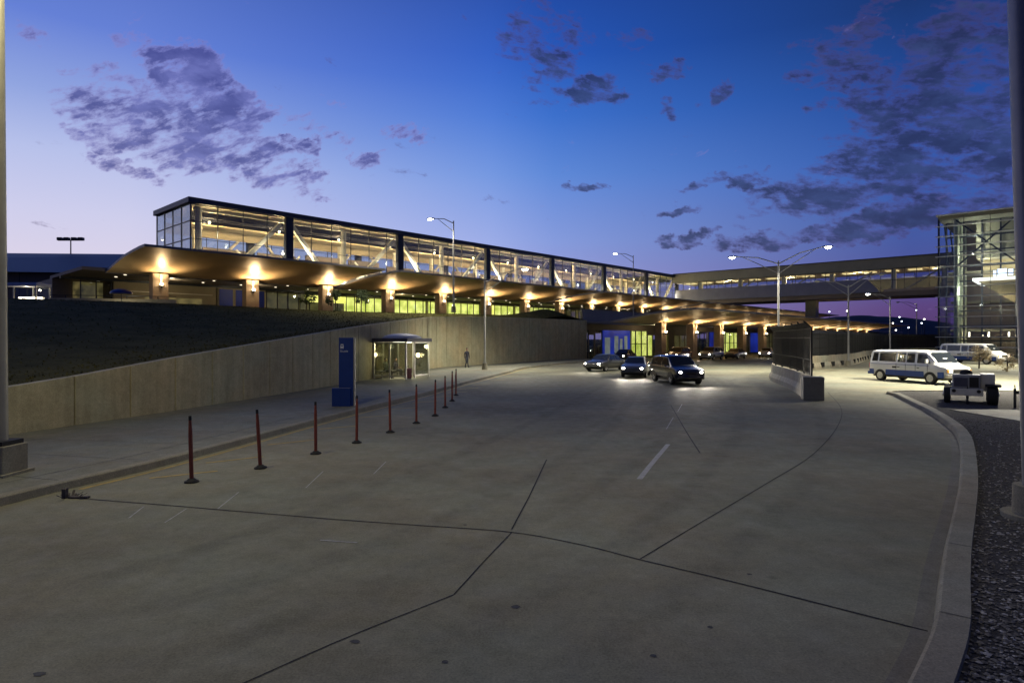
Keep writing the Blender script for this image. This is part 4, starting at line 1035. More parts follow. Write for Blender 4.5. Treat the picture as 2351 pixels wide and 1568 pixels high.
m_ = MB(); [m_.box(-hw+.2, -hw+.3, y, y+.06, 0, .42) for y in (-hl+.5, 0, hl-.6)]; m_.build('bench_legs', M['galv'], sh)
MB().box(-.35, .35, -.6, .6, H-.06, H-.01).build('ceiling_light', emit('shelter_light_panel', (1, .95, .7), 7), sh)
MB().ell((.5, hl-.25, 1.45), .13, .1, .15).build('wall_lamp', M['lamp_warm'], sh, smooth=True)
point((.2, 0, H-.35), 130, (1, .93, .62), .15, sh); point((.45, hl-.55, 1.45), 14, (1, .88, .6), .08, sh)
def in_sh(x, y, z=0): return sc_+Matrix.Rotation(sa, 3, 'Z')@Vector((x, y, z))
for q, (y, coat, lab) in enumerate(((-.75, M['green_coat'], 'seated figure in a dull green coat near the road end of the shelter bench'), (.55, M['coat'], 'seated figure in a dark coat deeper inside the shelter'))):
    J, R_, E, HANDS, FEET, LEGS, HEAD = fig(True)
    person('person', J, R_, E, in_sh(-hw+.34, y, -.02), sa+radians(90), coat, M['trousers'], lab, .5)
cs = tag(empty('suitcase', in_sh(hw-.1, -hl+.45), sa), 'dark maroon suitcase standing at the open corner of the bus shelter', 'suitcase')
MB().box(-.15, .15, -.24, .24, .05, .68).build('shell', M['maroon'], cs, bevel=.04)
m_ = MB(); m_.tube((-.03, -.1, .66), (-.03, -.1, .86), .01, n=6); m_.tube((-.03, .1, .66), (-.03, .1, .86), .01, n=6); m_.tube((-.03, -.1, .86), (-.03, .1, .86), .012, n=6); m_.build('handle', M['dark_steel'], cs)
for y in (-.18, .18): MB().tube((-.1, y, .03), (.1, y, .03), .03, n=8).build('caster', M['black_rubber'], cs)

# ------------------------------------------------------------------ fence and barrier
FL = [(13.55, 27.6), (14.7, 31.0), (15.8, 34.6), (17.3, 40.2), (20.4, 46.5), (26.0, 53.2), (34.5, 62.5), (44, 76), (55, 90), (68, 101), (86, 112)]
FLp = catmull([(x, y, 0) for x, y in FL], 8); Lf = arclen(FLp); totf = Lf[-1]
bar = tag(empty('concrete_barrier', (0, 0, 0)), 'low concrete barrier with square drain openings under the black fence', 'barrier')
m_ = MB()
prof = [(-.32, 0), (-.30, .25), (-.17, .5), (-.13, 1.0), (.13, 1.0), (.17, .5), (.30, .25), (.32, 0)]
ns = int(totf/3.0)
for i in range(ns):
    a = at_len(FLp, Lf, i*totf/ns+.01); b = at_len(FLp, Lf, (i+1)*totf/ns-.01); d = (b-a).normalized(); nn = Vector((-d.y, d.x, 0))
    up_ = 1.0 if a.y < 42 else 1.18
    m_ = MB(); vs = [Vector((p.x, p.y, 0))+nn*q+Vector((0, 0, z*up_)) for p in (a, b) for q, z in prof]; n_ = len(prof)
    m_.add(vs, [tuple(range(n_)), tuple(range(2*n_-1, n_-1, -1))]+[(j+1, j, n_+j, n_+j+1) for j in range(n_-1)])
    c = a.lerp(b, .5)
    o = m_.build('barrier_block', M['barrier'], bar, fix=True)
    if a.y > 38:
        an = atan2(d.y, d.x); s_ = MB(); s_.box(-.36, .36, -.345, -.22, .16, .58, an, (c.x, c.y)); s_.build('drain_opening', M['seal'], bar)
MB().box(-.42, .42, -.5, .5, 0, 1.02, radians(-20), (13.4, 27.2)).build('end_block', M['dark_block'] if 'dark_block' in M else M.setdefault('dark_block', concrete('dark_weathered_concrete', (.16, .165, .16), .7)), bar, bevel=.02)
fen = tag(empty('security_fence', (0, 0, 0)), 'black steel picket fence with flared top curving along the concrete barrier', 'fence')
nf = int(totf/2.4)
for i in range(nf):
    a = at_len(FLp, Lf, i*totf/nf); b = at_len(FLp, Lf, (i+1)*totf/nf); d = (b-a); ln = d.length; d.normalize(); nn = Vector((-d.y, d.x, 0))
    zb = .98 if a.y < 42 else 1.16; zt = 3.2
    m_ = MB(); npk = int(ln/(.115 if a.y < 60 else .11)); th = .042 if a.y < 56 else .05
    for j in range(npk):
        p = a+d*(ln*(j+.5)/npk); an = atan2(d.y, d.x)
        m_.box(-th/2, th/2, -th/2, th/2, zb+.08, zt, an, (p.x, p.y))
        q = p+nn*.28; m_.bar((p.x, p.y, zt), (q.x, q.y, zt+.24), th, th)
    for z in (zb+.14, zb+.75, zt-.45, zt-.02):
        m_.bar((a.x, a.y, z), (b.x, b.y, z), .04, .045)
    m_.build('picket_panel', M['black_steel'], fen)
    pm = MB(); pm.bar((a.x, a.y, zb-.03), (a.x, a.y, zt+.05), .075, .075); q = a+nn*.34; pm.bar((a.x, a.y, zt+.02), (q.x, q.y, zt+.32), .06, .06); pm.build('fence_post', M['black_steel'], fen)
# landscaping screen beyond the far fence keeps it dark
hg = MB(); g = random.Random(11)

# ------------------------------------------------------------------ vehicles
def veh_body(st, ring):
    """st: stations (y, zbot, zbelt, zroof, halfw, halfroof); lofted body, x=width y=length(front +)"""
    m_ = MB(); rings = []
    for (y, zb, zl, zr, w, wr) in st:
        half = [(0, zb), (w*.86, zb), (w*.97, zb+.10), (w, zb+(zl-zb)*.45), (w*.985, zl-.06), (w*.955, zl), (wr, zr-.07 if zr-zl > .2 else zr-.02), (wr*.86, zr), (0, zr+.015)]
        pts_ = [(x, y, z) for x, z in half]+[(-x, y, z) for x, z in half[-2:0:-1]]
        rings.append(pts_)
    n_ = len(rings[0]); m_.v = [p for r in rings for p in r]
    for i in range(len(rings)-1):
        for j in range(n_):
            m_.f.append([i*n_+j, (i+1)*n_+j, (i+1)*n_+(j+1) % n_, i*n_+(j+1) % n_]); m_.mi.append(0)
    m_.f.append(list(range(n_))); m_.mi.append(0)
    m_.f.append([len(m_.v)-1-i for i in range(n_)]); m_.mi.append(0)
    return m_
def wheel(root, x, y, r, w=.22):
    o = MB().tube((x-w/2, y, r), (x+w/2, y, r), r, n=24).build('wheel', M['tyre'], root, bevel=.03)
    s = 1 if x > 0 else -1
    m_ = MB(); m_.tube((x+s*w*.5, y, r), (x+s*(w*.5+.012), y, r), r*.62, r*.58, n=20); m_.tube((x+s*w*.5, y, r), (x+s*(w*.5+.05), y, r), r*.2, r*.16, n=12)
    m_.build('rim', M['rim'], o, smooth=True)
def side_win(root, polys, belt, roof, w, wr, name='side_window'):
    for pl_ in polys:
        for s in (-1, 1):
            vs = []
            for (y, z) in pl_:
                f = (z-belt)/(roof-.07-belt); x = (w*.955+(wr-w*.955)*f)+.012; vs.append((s*x, y, z))
            m_ = MB(); m_.add(vs, [tuple(range(len(vs))) if s > 0 else tuple(range(len(vs)-1, -1, -1))]); 
            inn = [(x-s*.02, y, z) for x, y, z in vs]; b = len(m_.v); m_.add(inn, [])
            k_ = len(vs)
            for j in range(k_): m_.f.append([j, (j+1) % k_, k_+(j+1) % k_, k_+j]); m_.mi.append(0)
            m_.build(name, M['car_glass'], root)
def arch(root, y, r, w, mat='tyre'):
    for s in (-1, 1):
        m_ = MB(); k_ = 16; vs = [(s*(w+.006), y+(r+.07)*cos(pi*i/k_), r*.95+(r+.05)*sin(pi*i/k_)) for i in range(k_+1)]
        vs2 = [(s*(w-.2), a, b) for _, a, b in vs]
        m_.add(vs, [tuple(range(k_+1)) if s > 0 else tuple(range(k_, -1, -1))]); m_.build('wheel_arch', M['grille'], root)

def make_van(loc, rz, label, lights=True, scale=1.0):
    r = tag(empty('shuttle_van', loc, rz), label, 'van', 'white passenger vans in the car park'); r.scale = (scale,)*3
    B = 1.22; RF = 2.06; w = 1.0; wr = .84
    st = [(-2.85, .55, 1.15, 1.18, .90, .80), (-2.80, .42, B, 1.9, .97, .80), (-2.70, .42, B, RF-.06, 1.0, .82), (-2.4, .42, B, RF, w, wr), (0, .42, B, RF+.02, w, wr), (1.25, .42, B, RF, w, wr), (1.45, .42, B, RF-.04, w, wr-.01),
          (1.95, .42, B, 1.60, w, .86), (2.22, .42, B-.02, B+.06, w, .88), (2.5, .42, 1.12, 1.17, .99, .86), (2.78, .45, 1.06, 1.09, .96, .82), (2.86, .5, .98, 1.02, .93, .78)]
    veh_body(st, None).build('body', M['van_white'], r, smooth=True)
    side_win(r, [[(-2.62, 1.32), (-2.15, 1.32), (-2.15, 1.88), (-2.52, 1.88)], [(-2.02, 1.32), (-.72, 1.32), (-.72, 1.88), (-2.02, 1.88)], [(-.58, 1.30), (.0, 1.30), (.0, 1.88), (-.58, 1.88)],
        [(.10, 1.30), (.68, 1.30), (.68, 1.88), (.10, 1.88)], [(.86, 1.28), (1.78, 1.28), (1.42, 1.86), (.86, 1.88)]], B, RF, w, wr)
    m_ = MB(); m_.quad((-.80, 2.12, 1.33), (.80, 2.12, 1.33), (.74, 1.56, 1.94), (-.74, 1.56, 1.94)); m_.v = [(x, y+.06, z+.03) for x, y, z in m_.v]; m_.build('windscreen', M['car_glass'], r)
    MB().box(-.72, .72, -2.835, -2.78, 1.3, 1.85).build('rear_window', M['car_glass'], r)
    for s in (-1, 1):
        m_ = MB(); x = s*(w+.008)
        for a, b in ((-2.78, -2.42), (-1.46, 1.36), (2.3, 2.7)):
            m_.box(min(x, x-s*.03), max(x, x-s*.03), a, b, .425, .78)
        m_.build('blue_stripe', M['van_blue'], r)
        m_ = MB(); m_.box(min(x, x-s*.02), max(x, x-s*.02), -2.7, 1.7, 1.13, 1.155); m_.build('belt_line', M['van_blue'], r)
        m_ = MB(); [m_.box(min(x, x-s*.02), max(x, x-s*.02), a-.008, a+.008, .5, 1.2) for a in (-.65, .05, .77, 1.62)]; m_.build('door_seam', M['grille'], r)
        m_ = MB(); [m_.box(min(x+s*.02, x-s*.02), max(x+s*.02, x-s*.02), a, a+b, .95, 1.0) for a, b in ((-.55, .16), (.9, .14))]; m_.build('door_handle', M['grille'], r)
        MB().box(min(x, x-s*.02), max(x, x-s*.02), -.95, -.62, .9, 1.02).build('window_decal', M['grille'], r)
        MB().box(min(s*1.03, s*1.2), max(s*1.03, s*1.2), 1.62, 1.72, 1.3, 1.55).build('wing_mirror', M['van_white'], r, bevel=.02)
    m_ = MB(); m_.quad((-.9, 2.873, .72), (.9, 2.873, .72), (.88, 2.87, .98), (-.88, 2.87, .98)); m_.build('front_panel', M['van_white'], r)
    MB().box(-.48, .48, 2.86, 2.90, .76, .95).build('grille', M['grille'], r)
    for s in (-1, 1):
        MB().box(min(s*.54, s*.76), max(s*.54, s*.76), 2.86, 2.91, .77, .95).build('headlight', M['van_head'] if lights else M['head_off'], r)
        MB().box(min(s*.78, s*.92), max(s*.78, s*.92), 2.84, 2.89, .77, .95).build('indicator', M['amber'], r)
        MB().box(min(s*.85, s*.95), max(s*.85, s*.95), -2.86, -2.8, .85, 1.2).build('tail_light', M['red_lens'], r)
    MB().box(-1.0, 1.0, 2.80, 3.0, .44, .64).build('front_bumper', M['chrome'], r, bevel=.04)
    MB().box(-.98, .98, -2.98, -2.82, .42, .60).build('rear_bumper', M['van_blue'], r, bevel=.04)
    for y in (-1.90, 1.80):
        arch(r, y, .37, w)
        for s in (-1, 1): wheel(r, s*.90, y, .37, .24)
    MB().box(-.85, .85, -2.6, 2.6, .28, .46).build('underbody', M['grille'], r)
    return r
M['van_head'] = emit('van_headlight_glow', (1, .93, .78), 3)
rw = Vector((24.45, 40.0)); fw = Vector((25.35, 36.5))
dv = (fw-rw).normalized(); rzv = atan2(dv.y, dv.x)-pi/2
ctr = rw+dv*1.9
make_van((ctr.x+.42, ctr.y, .0), rzv, 'white passenger van with blue lower stripe parked beside the road, fully in view', scale=.96)
make_van((50.3, 66.5, 0), rzv+radians(8), 'white passenger van with blue stripe farther back, partly behind shrubs', scale=1.05)

def make_car(name, loc, rz, paint, label, suv=False, lights=True, group='cars at the arrivals kerb', power=0, cat='car'):
    r = tag(empty(name, loc, rz), label, cat, group)
    if suv:
        B, RF, w, wr = 1.02, 1.68, .93, .72
        st = [(-2.3, .5, .98, 1.0, .82, .7), (-2.24, .34, B, 1.3, .9, .68), (-2.0, .32, B, RF-.08, w, wr), (-1.2, .32, B, RF, w, wr), (.3, .32, B, RF, w, wr), (.6, .32, B, RF-.05, w, wr-.01), (1.2, .32, B, B+.06, w, .76), (1.9, .32, .95, .99, .91, .74), (2.22, .36, .86, .9, .86, .68), (2.3, .45, .7, .74, .8, .6)]
        wins = [[(-1.95, 1.1), (-1.2, 1.1), (-1.2, 1.54), (-1.75, 1.54)], [(-1.1, 1.1), (-.25, 1.1), (-.25, 1.54), (-1.1, 1.54)], [(-.15, 1.1), (.95, 1.1), (.55, 1.52), (-.15, 1.54)]]
        ws = [(-.72, 1.16, 1.12), (.72, 1.16, 1.12), (.64, .66, 1.58), (-.64, .66, 1.58)]; rwn = [(-.7, -2.2, 1.1), (.7, -2.2, 1.1), (.62, -2.03, 1.5), (-.62, -2.03, 1.5)]
    else:
        B, RF, w, wr = .88, 1.40, .89, .62
        st = [(-2.3, .45, .84, .87, .78, .66), (-2.2, .3, .88, .93, .86, .7), (-1.6, .28, .92, .97, w, .7), (-1.15, .28, B+.03, 1.3, w, wr+.02), (-.7, .28, B, RF-.01, w, wr), (.1, .28, B, RF, w, wr), (.35, .28, B, RF-.06, w, wr+.01), (1.05, .28, B, B+.05, w, .7), (1.8, .28, .80, .84, .87, .68), (2.2, .32, .70, .74, .8, .6), (2.3, .4, .58, .62, .72, .5)]
        wins = [[(-1.3, .95), (-.45, .95), (-.45, 1.28), (-.95, 1.28)], [(-.36, .95), (.8, .95), (.3, 1.27), (-.36, 1.28)]]
        ws = [(-.66, 1.0, .95), (.66, 1.0, .95), (.56, .42, 1.33), (-.56, .42, 1.33)]; rwn = [(-.62, -1.55, 1.0), (.62, -1.55, 1.0), (.56, -1.0, 1.34), (-.56, -1.0, 1.34)]
    veh_body(st, None).build('body', paint, r, smooth=True)
    side_win(r, wins, B, RF, w, wr)
    m_ = MB(); m_.quad(*[(x, y+.05, z+.035) for x, y, z in ws]); m_.build('windscreen', M['car_glass'], r)
    m_ = MB(); m_.quad(*[(x, y-.05, z+.03) for x, y, z in rwn][::-1]); m_.build('rear_window', M['car_glass'], r)
    hz = .74 if suv else .64; fy = 2.24 if suv else 2.22
    MB().box(-.34, .34, fy-.05, fy+.06, hz-.12, hz+.02).build('grille', M['grille'], r, bevel=.02)
    MB().box(-w*.86, w*.86, fy-.06, fy+.13, .34, .52).build('front_bumper', paint, r, bevel=.05)
    for s in (-1, 1):
        MB().ell((s*.62, fy-.03, hz), .13, .12, .07).build('headlight', M['head_on'] if lights else M['head_off'], r, smooth=True)
        MB().box(min(s*.55, s*.78), max(s*.55, s*.78), -2.3, -2.2, .68, .84).build('tail_light', M['red_lens'], r, bevel=.02)
        MB().ell((s*(w+.08), .72 if not suv else .9, B+.06), .09, .06, .06, 10, 6).build('wing_mirror', paint, r, smooth=True)
        if power: spot((s*.62, fy+.14, hz), (0, 1, -.09), power, (1, .9, .74), 70, .9, .06, r, 'headlight_beam')
    rad = .36 if suv else .31
    for y in (-1.38, 1.38):
        arch(r, y, rad, w)
        for s in (-1, 1): wheel(r, s*(w-.12), y, rad, .2)
    MB().box(-w*.85, w*.85, -2.0, 2.0, .2, .34).build('underbody', M['grille'], r)
    return r
P_black = simple('black_car_paint', (.012, .012, .015), .25, 0, .1, 1, coat=.8)
P_silver = simple('silver_car_paint', (.32, .32, .31), .3, .5, .08, 1, coat=.6)
P_grey2 = simple('charcoal_car_paint', (.035, .035, .038), .3, .3, .1, 1, coat=.6)
P_maroon = simple('maroon_car_paint', (.10, .012, .015), .25, 0, .1, 1, coat=.8)
P_grey = simple('grey_car_paint', (.08, .085, .09), .3, .4, .1, 1, coat=.7)
P_white = simple('white_car_paint', (.6, .6, .58), .3, 0, .05, 1, coat=.6)
def heading(dx, dy): return atan2(dy, dx)-pi/2
# the three moving cars whose lamps sweep down the road, at rest in their lanes
def place(pxl, pyl, pxr, pyr, hz, dirx, diry, *a, **k):
    Y = F*(CAMZ-hz)/((pyl+pyr)/2-HY); x = ((pxl+pxr)/2-CX)/F*Y; d = Vector((dirx, diry)).normalized()
    return make_car(*a[:1], (x-d.x*2.25, Y-d.y*2.25, 0.004), heading(d.x, d.y), *a[1:], **k)
place(1429, 846, 1475, 847, .64, -.33, -1, 'car', P_grey, 'dark grey sedan with bright headlights coming down the middle lane', group='cars driving towards the camera', power=420)
place(1562, 855, 1610, 856, .74, .12, -1, 'car', P_black, 'black sport utility car with bright headlights in the right lane', suv=True, group='cars driving towards the camera', power=420)
place(1341, 835, 1377, 836, .64, -.75, -1, 'car', P_grey2, 'charcoal sedan with bright headlights closest to the retaining wall', group='cars driving towards the camera', power=300)
# kerbside cars
make_car('car', (13.9, 75.5, 0), heading(-.55, -1), P_black, 'black sedan waiting in front of the blue panels', group='cars at the arrivals kerb', power=60)
make_car('car', (20.9, 76.5, 0), heading(-.75, -1), P_maroon, 'dark maroon sport utility car in front of the first arrivals pier', suv=True, power=60)
make_car('car', (25.8, 79.0, 0), heading(-.8, -1), P_silver, 'silver estate car behind the maroon one under the arrivals canopy', suv=True, power=60)
make_car('car', (30.6, 83.5, 0), heading(-.8, -1), P_grey, 'grey sedan third in the kerbside queue', lights=False)
make_car('car', (37.4, 89.5, 0), heading(-.6, -1), P_white, 'pale sedan with lit headlights between the third and fourth arrivals piers', power=60)
make_car('car', (45.5, 97, 0), heading(-.7, -1), P_black, 'black car farthest along the arrivals kerb', suv=True)

# ------------------------------------------------------------------ small equipment by the gravel
gz = .09; e0 = G(2264, 930, gz)
tr = tag(empty('tow_tractor', (e0.x, e0.y+.9, gz), radians(-36)), 'small off-white boxy service vehicle with dark radiator standing on the gravel edge', 'utility vehicle')
MB().box(-.55, .35, -.75, -.1, .62, 1.18).build('engine_cover', M['machine'], tr, bevel=.04)
MB().box(.0, .30, -.775, -.745, .68, 1.08).build('radiator', M['grille'], tr)
MB().box(-.5, -.05, -.765, -.745, .70, 1.05).build('front_panel', M['dark_fascia'], tr)
MB().box(-.62, .45, -.82, -.55, .34, .62).build('bumper', M['machine_white'], tr, bevel=.03)
for x in (-.5, .3): MB().tube((x, -.86, .53), (x, -.81, .53), .07, n=12).build('headlight', M['grille'], tr)
sl = MB(); sl.xprism([(-.5, .55), (1.5, .55), (1.5, .9), (.3, 1.22), (-.5, 1.2)], .36, .82); sl.build('side_body', M['machine_white'], tr, bevel=.03)
MB().box(-.6, .36, -.08, 1.5, .45, .8).build('chassis', M['machine'], tr)
m_ = MB(); m_.ell((-.1, -.3, 1.22), .22, .2, .16); m_.build('cap', M['black_rubber'], tr, smooth=True)
for x, y, rr_, w_ in ((-.72, -.35, .34, .22), (.74, -.45, .40, .34), (-.72, 1.1, .34, .22), (.74, 1.1, .38, .3)):
    wheel(tr, x, y, rr_, w_)
MB().box(.5, 1.0, -.85, -.05, .72, .82).build('mudguard', M['black_rubber'], tr, bevel=.02)
def post(px, py, h, mat, label, r=.045):
    g_ = G(px, py, gz)
    o = tag(empty('short_post', g_), label, 'post', 'short posts by the gravel')
    MB().tube((0, 0, 0), (0, 0, h), r, r*.9, n=10).build('post', mat, o, smooth=True)
    m_ = MB(); m_.tube((0, 0, h*.98), (0, 0, h+.14), r*.35, n=6); m_.box(-.03, .16, -.03, .03, h*.72, h*.86); m_.build('latch', mat, o)
    return o
post(2222-1, 925+3, .62, M['black_rubber'], 'short black post left of the service vehicle')
post(2376-1, 928+8, .72, M['black_rubber'], 'short black post right of the service vehicle')
post(2177, 918, .62, M['alu'], 'slim pale marker post near the van front wheel', .03)
post(2330, 936, .72, M['black_rubber'], 'short black post beside the thick grey pole')
pad = G(2312, 957, gz)
o = MB().box(-.55, 1.8, -1.9, 1.9, 0, .03).build('concrete_pad', M['kerb']); o.location = (pad.x, pad.y, gz); tag(o, 'flat square concrete pad on the gravel beside the thick pole', 'concrete pad')

# ------------------------------------------------------------------ plants
def crown(mb, c, rx, ry, rz, n_, size, g, clumps=9):
    cl_ = [(Vector((g.gauss(0, .45)*rx, g.gauss(0, .45)*ry, g.gauss(0, .45)*rz)), g.uniform(.3, .55)) for _ in range(clumps)]
    for _ in range(n_):
        cc, cr_ = g.choice(cl_); v = Vector((g.gauss(0, 1), g.gauss(0, 1), g.gauss(0, 1))).normalized()*(g.random()**.5)*cr_
        p = Vector(c)+cc+Vector((v.x*rx, v.y*ry, v.z*rz)); a = Vector((g.gauss(0, 1), g.gauss(0, 1), g.gauss(0, 1))).normalized(); b = a.orthogonal().normalized(); s = size*g.uniform(.6, 1.4)
        mb.add([p-a*s, p+b*s*.45, p+a*s, p-b*s*.45], [(0, 1, 2, 3)])
def tree(loc, h, rad, label, leaf='leaf', n_=900, size=.09, group='young trees on the terrace', cat='tree', name='young_tree'):
    g = random.Random(int(abs(loc[0]*31+loc[1]*17)))
    o = tag(empty(name, loc), label, cat, group)
    m_ = MB(); m_.tube((0, 0, 0), (0.03, 0, h*.5), .07, .045, 8); m_.tube((.03, 0, h*.5), (0, .03, h*.85), .045, .02, 8)
    for i in range(7):
        a = g.random()*6.28; z = h*g.uniform(.4, .7); m_.tube((0, 0, z), (cos(a)*rad*.6, sin(a)*rad*.6, z+h*.2), .022, .008, 6)
    m_.build('trunk', M['bark'], o)
    m_ = MB(); crown(m_, (0, 0, h*(.62 if cat == 'tree' else .5)), rad, rad, h*(.36 if cat == 'tree' else .5), n_, size, g); m_.build('crown', M[leaf], o)
    return o
p = W(770, 700, 63); tree((p.x, p.y, 5.4), 2.4, .8, 'small dark tree silhouetted just left of the first green-lit window')
p = W(829, 700, 63); tree((p.x, p.y, 5.4), 2.6, .95, 'rounder dark tree silhouetted against the yellow windows')
p = W(703, 700, 64); tree((p.x, p.y, 5.4), 2.2, .8, 'faint small tree in front of the dim storefront left of the others')
tree((42.5, 55.5, 0), 2.1, 1.0, 'pale sandy bush lit up in front of the farther van', 'leaf_pale', 1800, .07, 'pale bushes by the vans', 'shrub', 'shrub')
tree((41.0, 50.5, 0), 1.5, .8, 'lower pale bush between the near van and the service vehicle', 'leaf_pale', 1200, .06, 'pale bushes by the vans', 'shrub', 'shrub')

# hillside beyond
mb = MB(); g = random.Random(2); nx, ny = 60, 10; rows_ = []
for j in range(ny+1):
    for i in range(nx+1):
        x = 250+i*14.0; y = 800+j*50; f = i/nx
        hgt = 40*math.exp(-((x-585)/150)**2)*sin(pi*min(1, (j+.2)/ny*1.0))+22*math.exp(-((x-900)/200)**2)*sin(pi*j/ny)+g.uniform(-1.5, 1.5)
        mb.v.append((x, y, max(-1, hgt)))
for j in range(ny):
    for i in range(nx): a = j*(nx+1)+i; mb.f.append([a, a+1, a+nx+2, a+nx+1]); mb.mi.append(0)
struct(mb.build('hill', M['hill'], smooth=True))

# things on the terrace at far left
s2 = tag(empty('bus_shelter', (-43.8, 55, 5.4)), 'flat-roofed white shelter with lit panels on the terrace at far left', 'shelter')
MB().box(-1.95, 1.6, -.9, .9, 2.0, 2.3).build('roof', M['sign_white'], s2, bevel=.03)
for x, y in ((-1.8, -.8), (1.5, -.8), (-1.8, .8), (1.5, .8), (0, .8)): MB().box(x-.05, x+.05, y-.05, y+.05, 0, 2.0).build('post', M['alu'], s2)
MB().box(-1.8, 1.5, .78, .8, .2, 1.95).build('glass_panel', M['glass_shelter'], s2)
MB().box(-1.2, .9, .6, .7, .8, 1.1).build('lit_panel', M['lamp_warm2'], s2)
point((0, 0, 1.8), 18, (1, .9, .65), .1, s2)
gw = tag(empty('guard_wall', (-36.5, 56, 5.4), radians(12)), 'low pale guard wall lit by an added lamp between the white shelter and blue umbrella', 'wall')
MB().box(-5.2, 5.2, -.15, .15, 0, .98).build('wall', M['barrier'], gw, bevel=.03)
m_ = MB(); [m_.box(x, x+.06, -.05, .05, .98, 1.25) for x in (-4, -1.5, 1, 3.6)]; m_.box(-5.2, 5.2, -.03, .03, 1.22, 1.27); m_.build('hand_rail', M['dark_steel'], gw)
point((1.0, -2.0, 1.2), 60, (1, .9, .6), .1, gw)  # lamp without a fixture, added to brighten the guard wall
um = tag(empty('umbrella', (-33.0, 51.5, 5.5)), 'blue domed umbrella on the terrace just left of the canopy', 'umbrella')
MB().ell((0, 0, 1.0), .85, .85, .42, 16, 5, z0=0.0).build('canopy', M['blue_sign'], um, smooth=True)
MB().tube((0, 0, -.1), (0, 0, 1.35), .03, n=8).build('pole', M['dark_steel'], um)
# debris at the kerb
d0 = G(165, 1143); g = random.Random(4); mb = MB()
for i in range(18):
    a = g.random()*6.28; r0 = g.random()*.16; L_ = g.uniform(.05, .16); th = g.uniform(.0, .8)
    p = Vector((r0*cos(a)*1.2, r0*sin(a)*.7, .01)); q = p+Vector((cos(a)*cos(th), sin(a)*cos(th), sin(th)))*L_
    mb.bar(p, q, g.uniform(.008, .03), .006)
mb.box(-.02, .30, -.06, .02, 0, .03); mb.box(-.14, -.08, -.05, .03, 0, .16)
o = mb.build('debris_heap', M['debris']); o.location = (d0.x, d0.y, .004); tag(o, 'small heap of broken dark debris lying against the left kerb', 'debris')

# ------------------------------------------------------------------ sky
w = bpy.data.worlds.new('World'); scene.world = w; w.use_nodes = True; t = w.node_tree
for n_ in list(t.nodes): t.nodes.remove(n_)
N = t.nodes; L = t.links
out = N.new('ShaderNodeOutputWorld'); bg = N.new('ShaderNodeBackground'); L.new(bg.outputs[0], out.inputs['Surface'])
tc = N.new('ShaderNodeTexCoord'); sx = N.new('ShaderNodeSeparateXYZ'); L.new(tc.outputs['Generated'], sx.inputs[0])
def mth(op, a, b=None, c=None, clamp=False):
    q = N.new('ShaderNodeMath'); q.operation = op; q.use_clamp = clamp
    for i, v in enumerate((a, b, c)):
        if v is None: continue
        if isinstance(v, (int, float)): q.inputs[i].default_value = v
        else: L.new(v, q.inputs[i])
    return q.outputs[0]
X, Y_, Z = sx.outputs
az = mth('ARCTAN2', X, Y_)                              # 0 ahead, + right
el = mth('ARCSINE', mth('MINIMUM', mth('MAXIMUM', Z, -1), 1))
def ramp(fac, stops):
    r = N.new('ShaderNodeValToRGB'); cr_ = r.color_ramp; cr_.interpolation = 'EASE' if False else 'LINEAR'
    while len(cr_.elements) < len(stops): cr_.elements.new(.5)
    for e_, (p, c) in zip(cr_.elements, stops): e_.position = p; e_.color = srgb(c)
    L.new(fac, r.inputs['Fac']); return r.outputs['Color']
eln = mth('DIVIDE', el, radians(60), clamp=True)
def dg_(x): return x/60
RL = ramp(eln, [(0, (228, 205, 216)), (dg_(5.5), (216, 208, 230)), (dg_(9.5), (203, 203, 234)), (dg_(14), (180, 190, 232)), (dg_(18), (142, 162, 222)), (dg_(23), (98, 126, 212)), (dg_(35), (50, 80, 160)), (1, (28, 50, 115))])
RM = ramp(eln, [(0, (150, 142, 200)), (dg_(5), (160, 162, 220)), (dg_(9), (140, 162, 228)), (dg_(15), (98, 142, 222)), (dg_(20), (60, 116, 212)), (dg_(25), (34, 90, 194)), (dg_(31), (28, 70, 162)), (1, (20, 42, 100))])
RR = ramp(eln, [(0, (82, 58, 100)), (dg_(2.5), (88, 66, 125)), (dg_(5), (74, 80, 150)), (dg_(9), (60, 88, 162)), (dg_(14), (44, 88, 172)), (dg_(19), (28, 72, 152)), (dg_(25), (20, 52, 112)), (1, (14, 28, 66))])
def mixc(f, a, b):
    q = N.new('ShaderNodeMix'); q.data_type = 'RGBA'
    if isinstance(f, (int, float)): q.inputs['Factor'].default_value = f
    else: L.new(f, q.inputs['Factor'])
    for k_, v in (('A', a), ('B', b)):
        if isinstance(v, tuple): q.inputs[k_].default_value = v
        else: L.new(v, q.inputs[k_])
    return q.outputs['Result']
def mapr(v, a, b, c=0., d=1., smooth=True):
    q = N.new('ShaderNodeMapRange'); q.interpolation_type = 'SMOOTHSTEP' if smooth else 'LINEAR'
    q.inputs['From Min'].default_value = a; q.inputs['From Max'].default_value = b; q.inputs['To Min'].default_value = c; q.inputs['To Max'].default_value = d
    L.new(v, q.inputs['Value']); return q.outputs['Result']
sky = mixc(mapr(az, radians(-32), radians(4), smooth=False), RL, RM)
sky = mixc(mapr(az, radians(-2), radians(33), smooth=False), sky, RR)
# behind the camera the sky is deep blue again
back = mapr(Y_, .25, -.35)
sky = mixc(back, sky, srgb((30, 44, 92)))
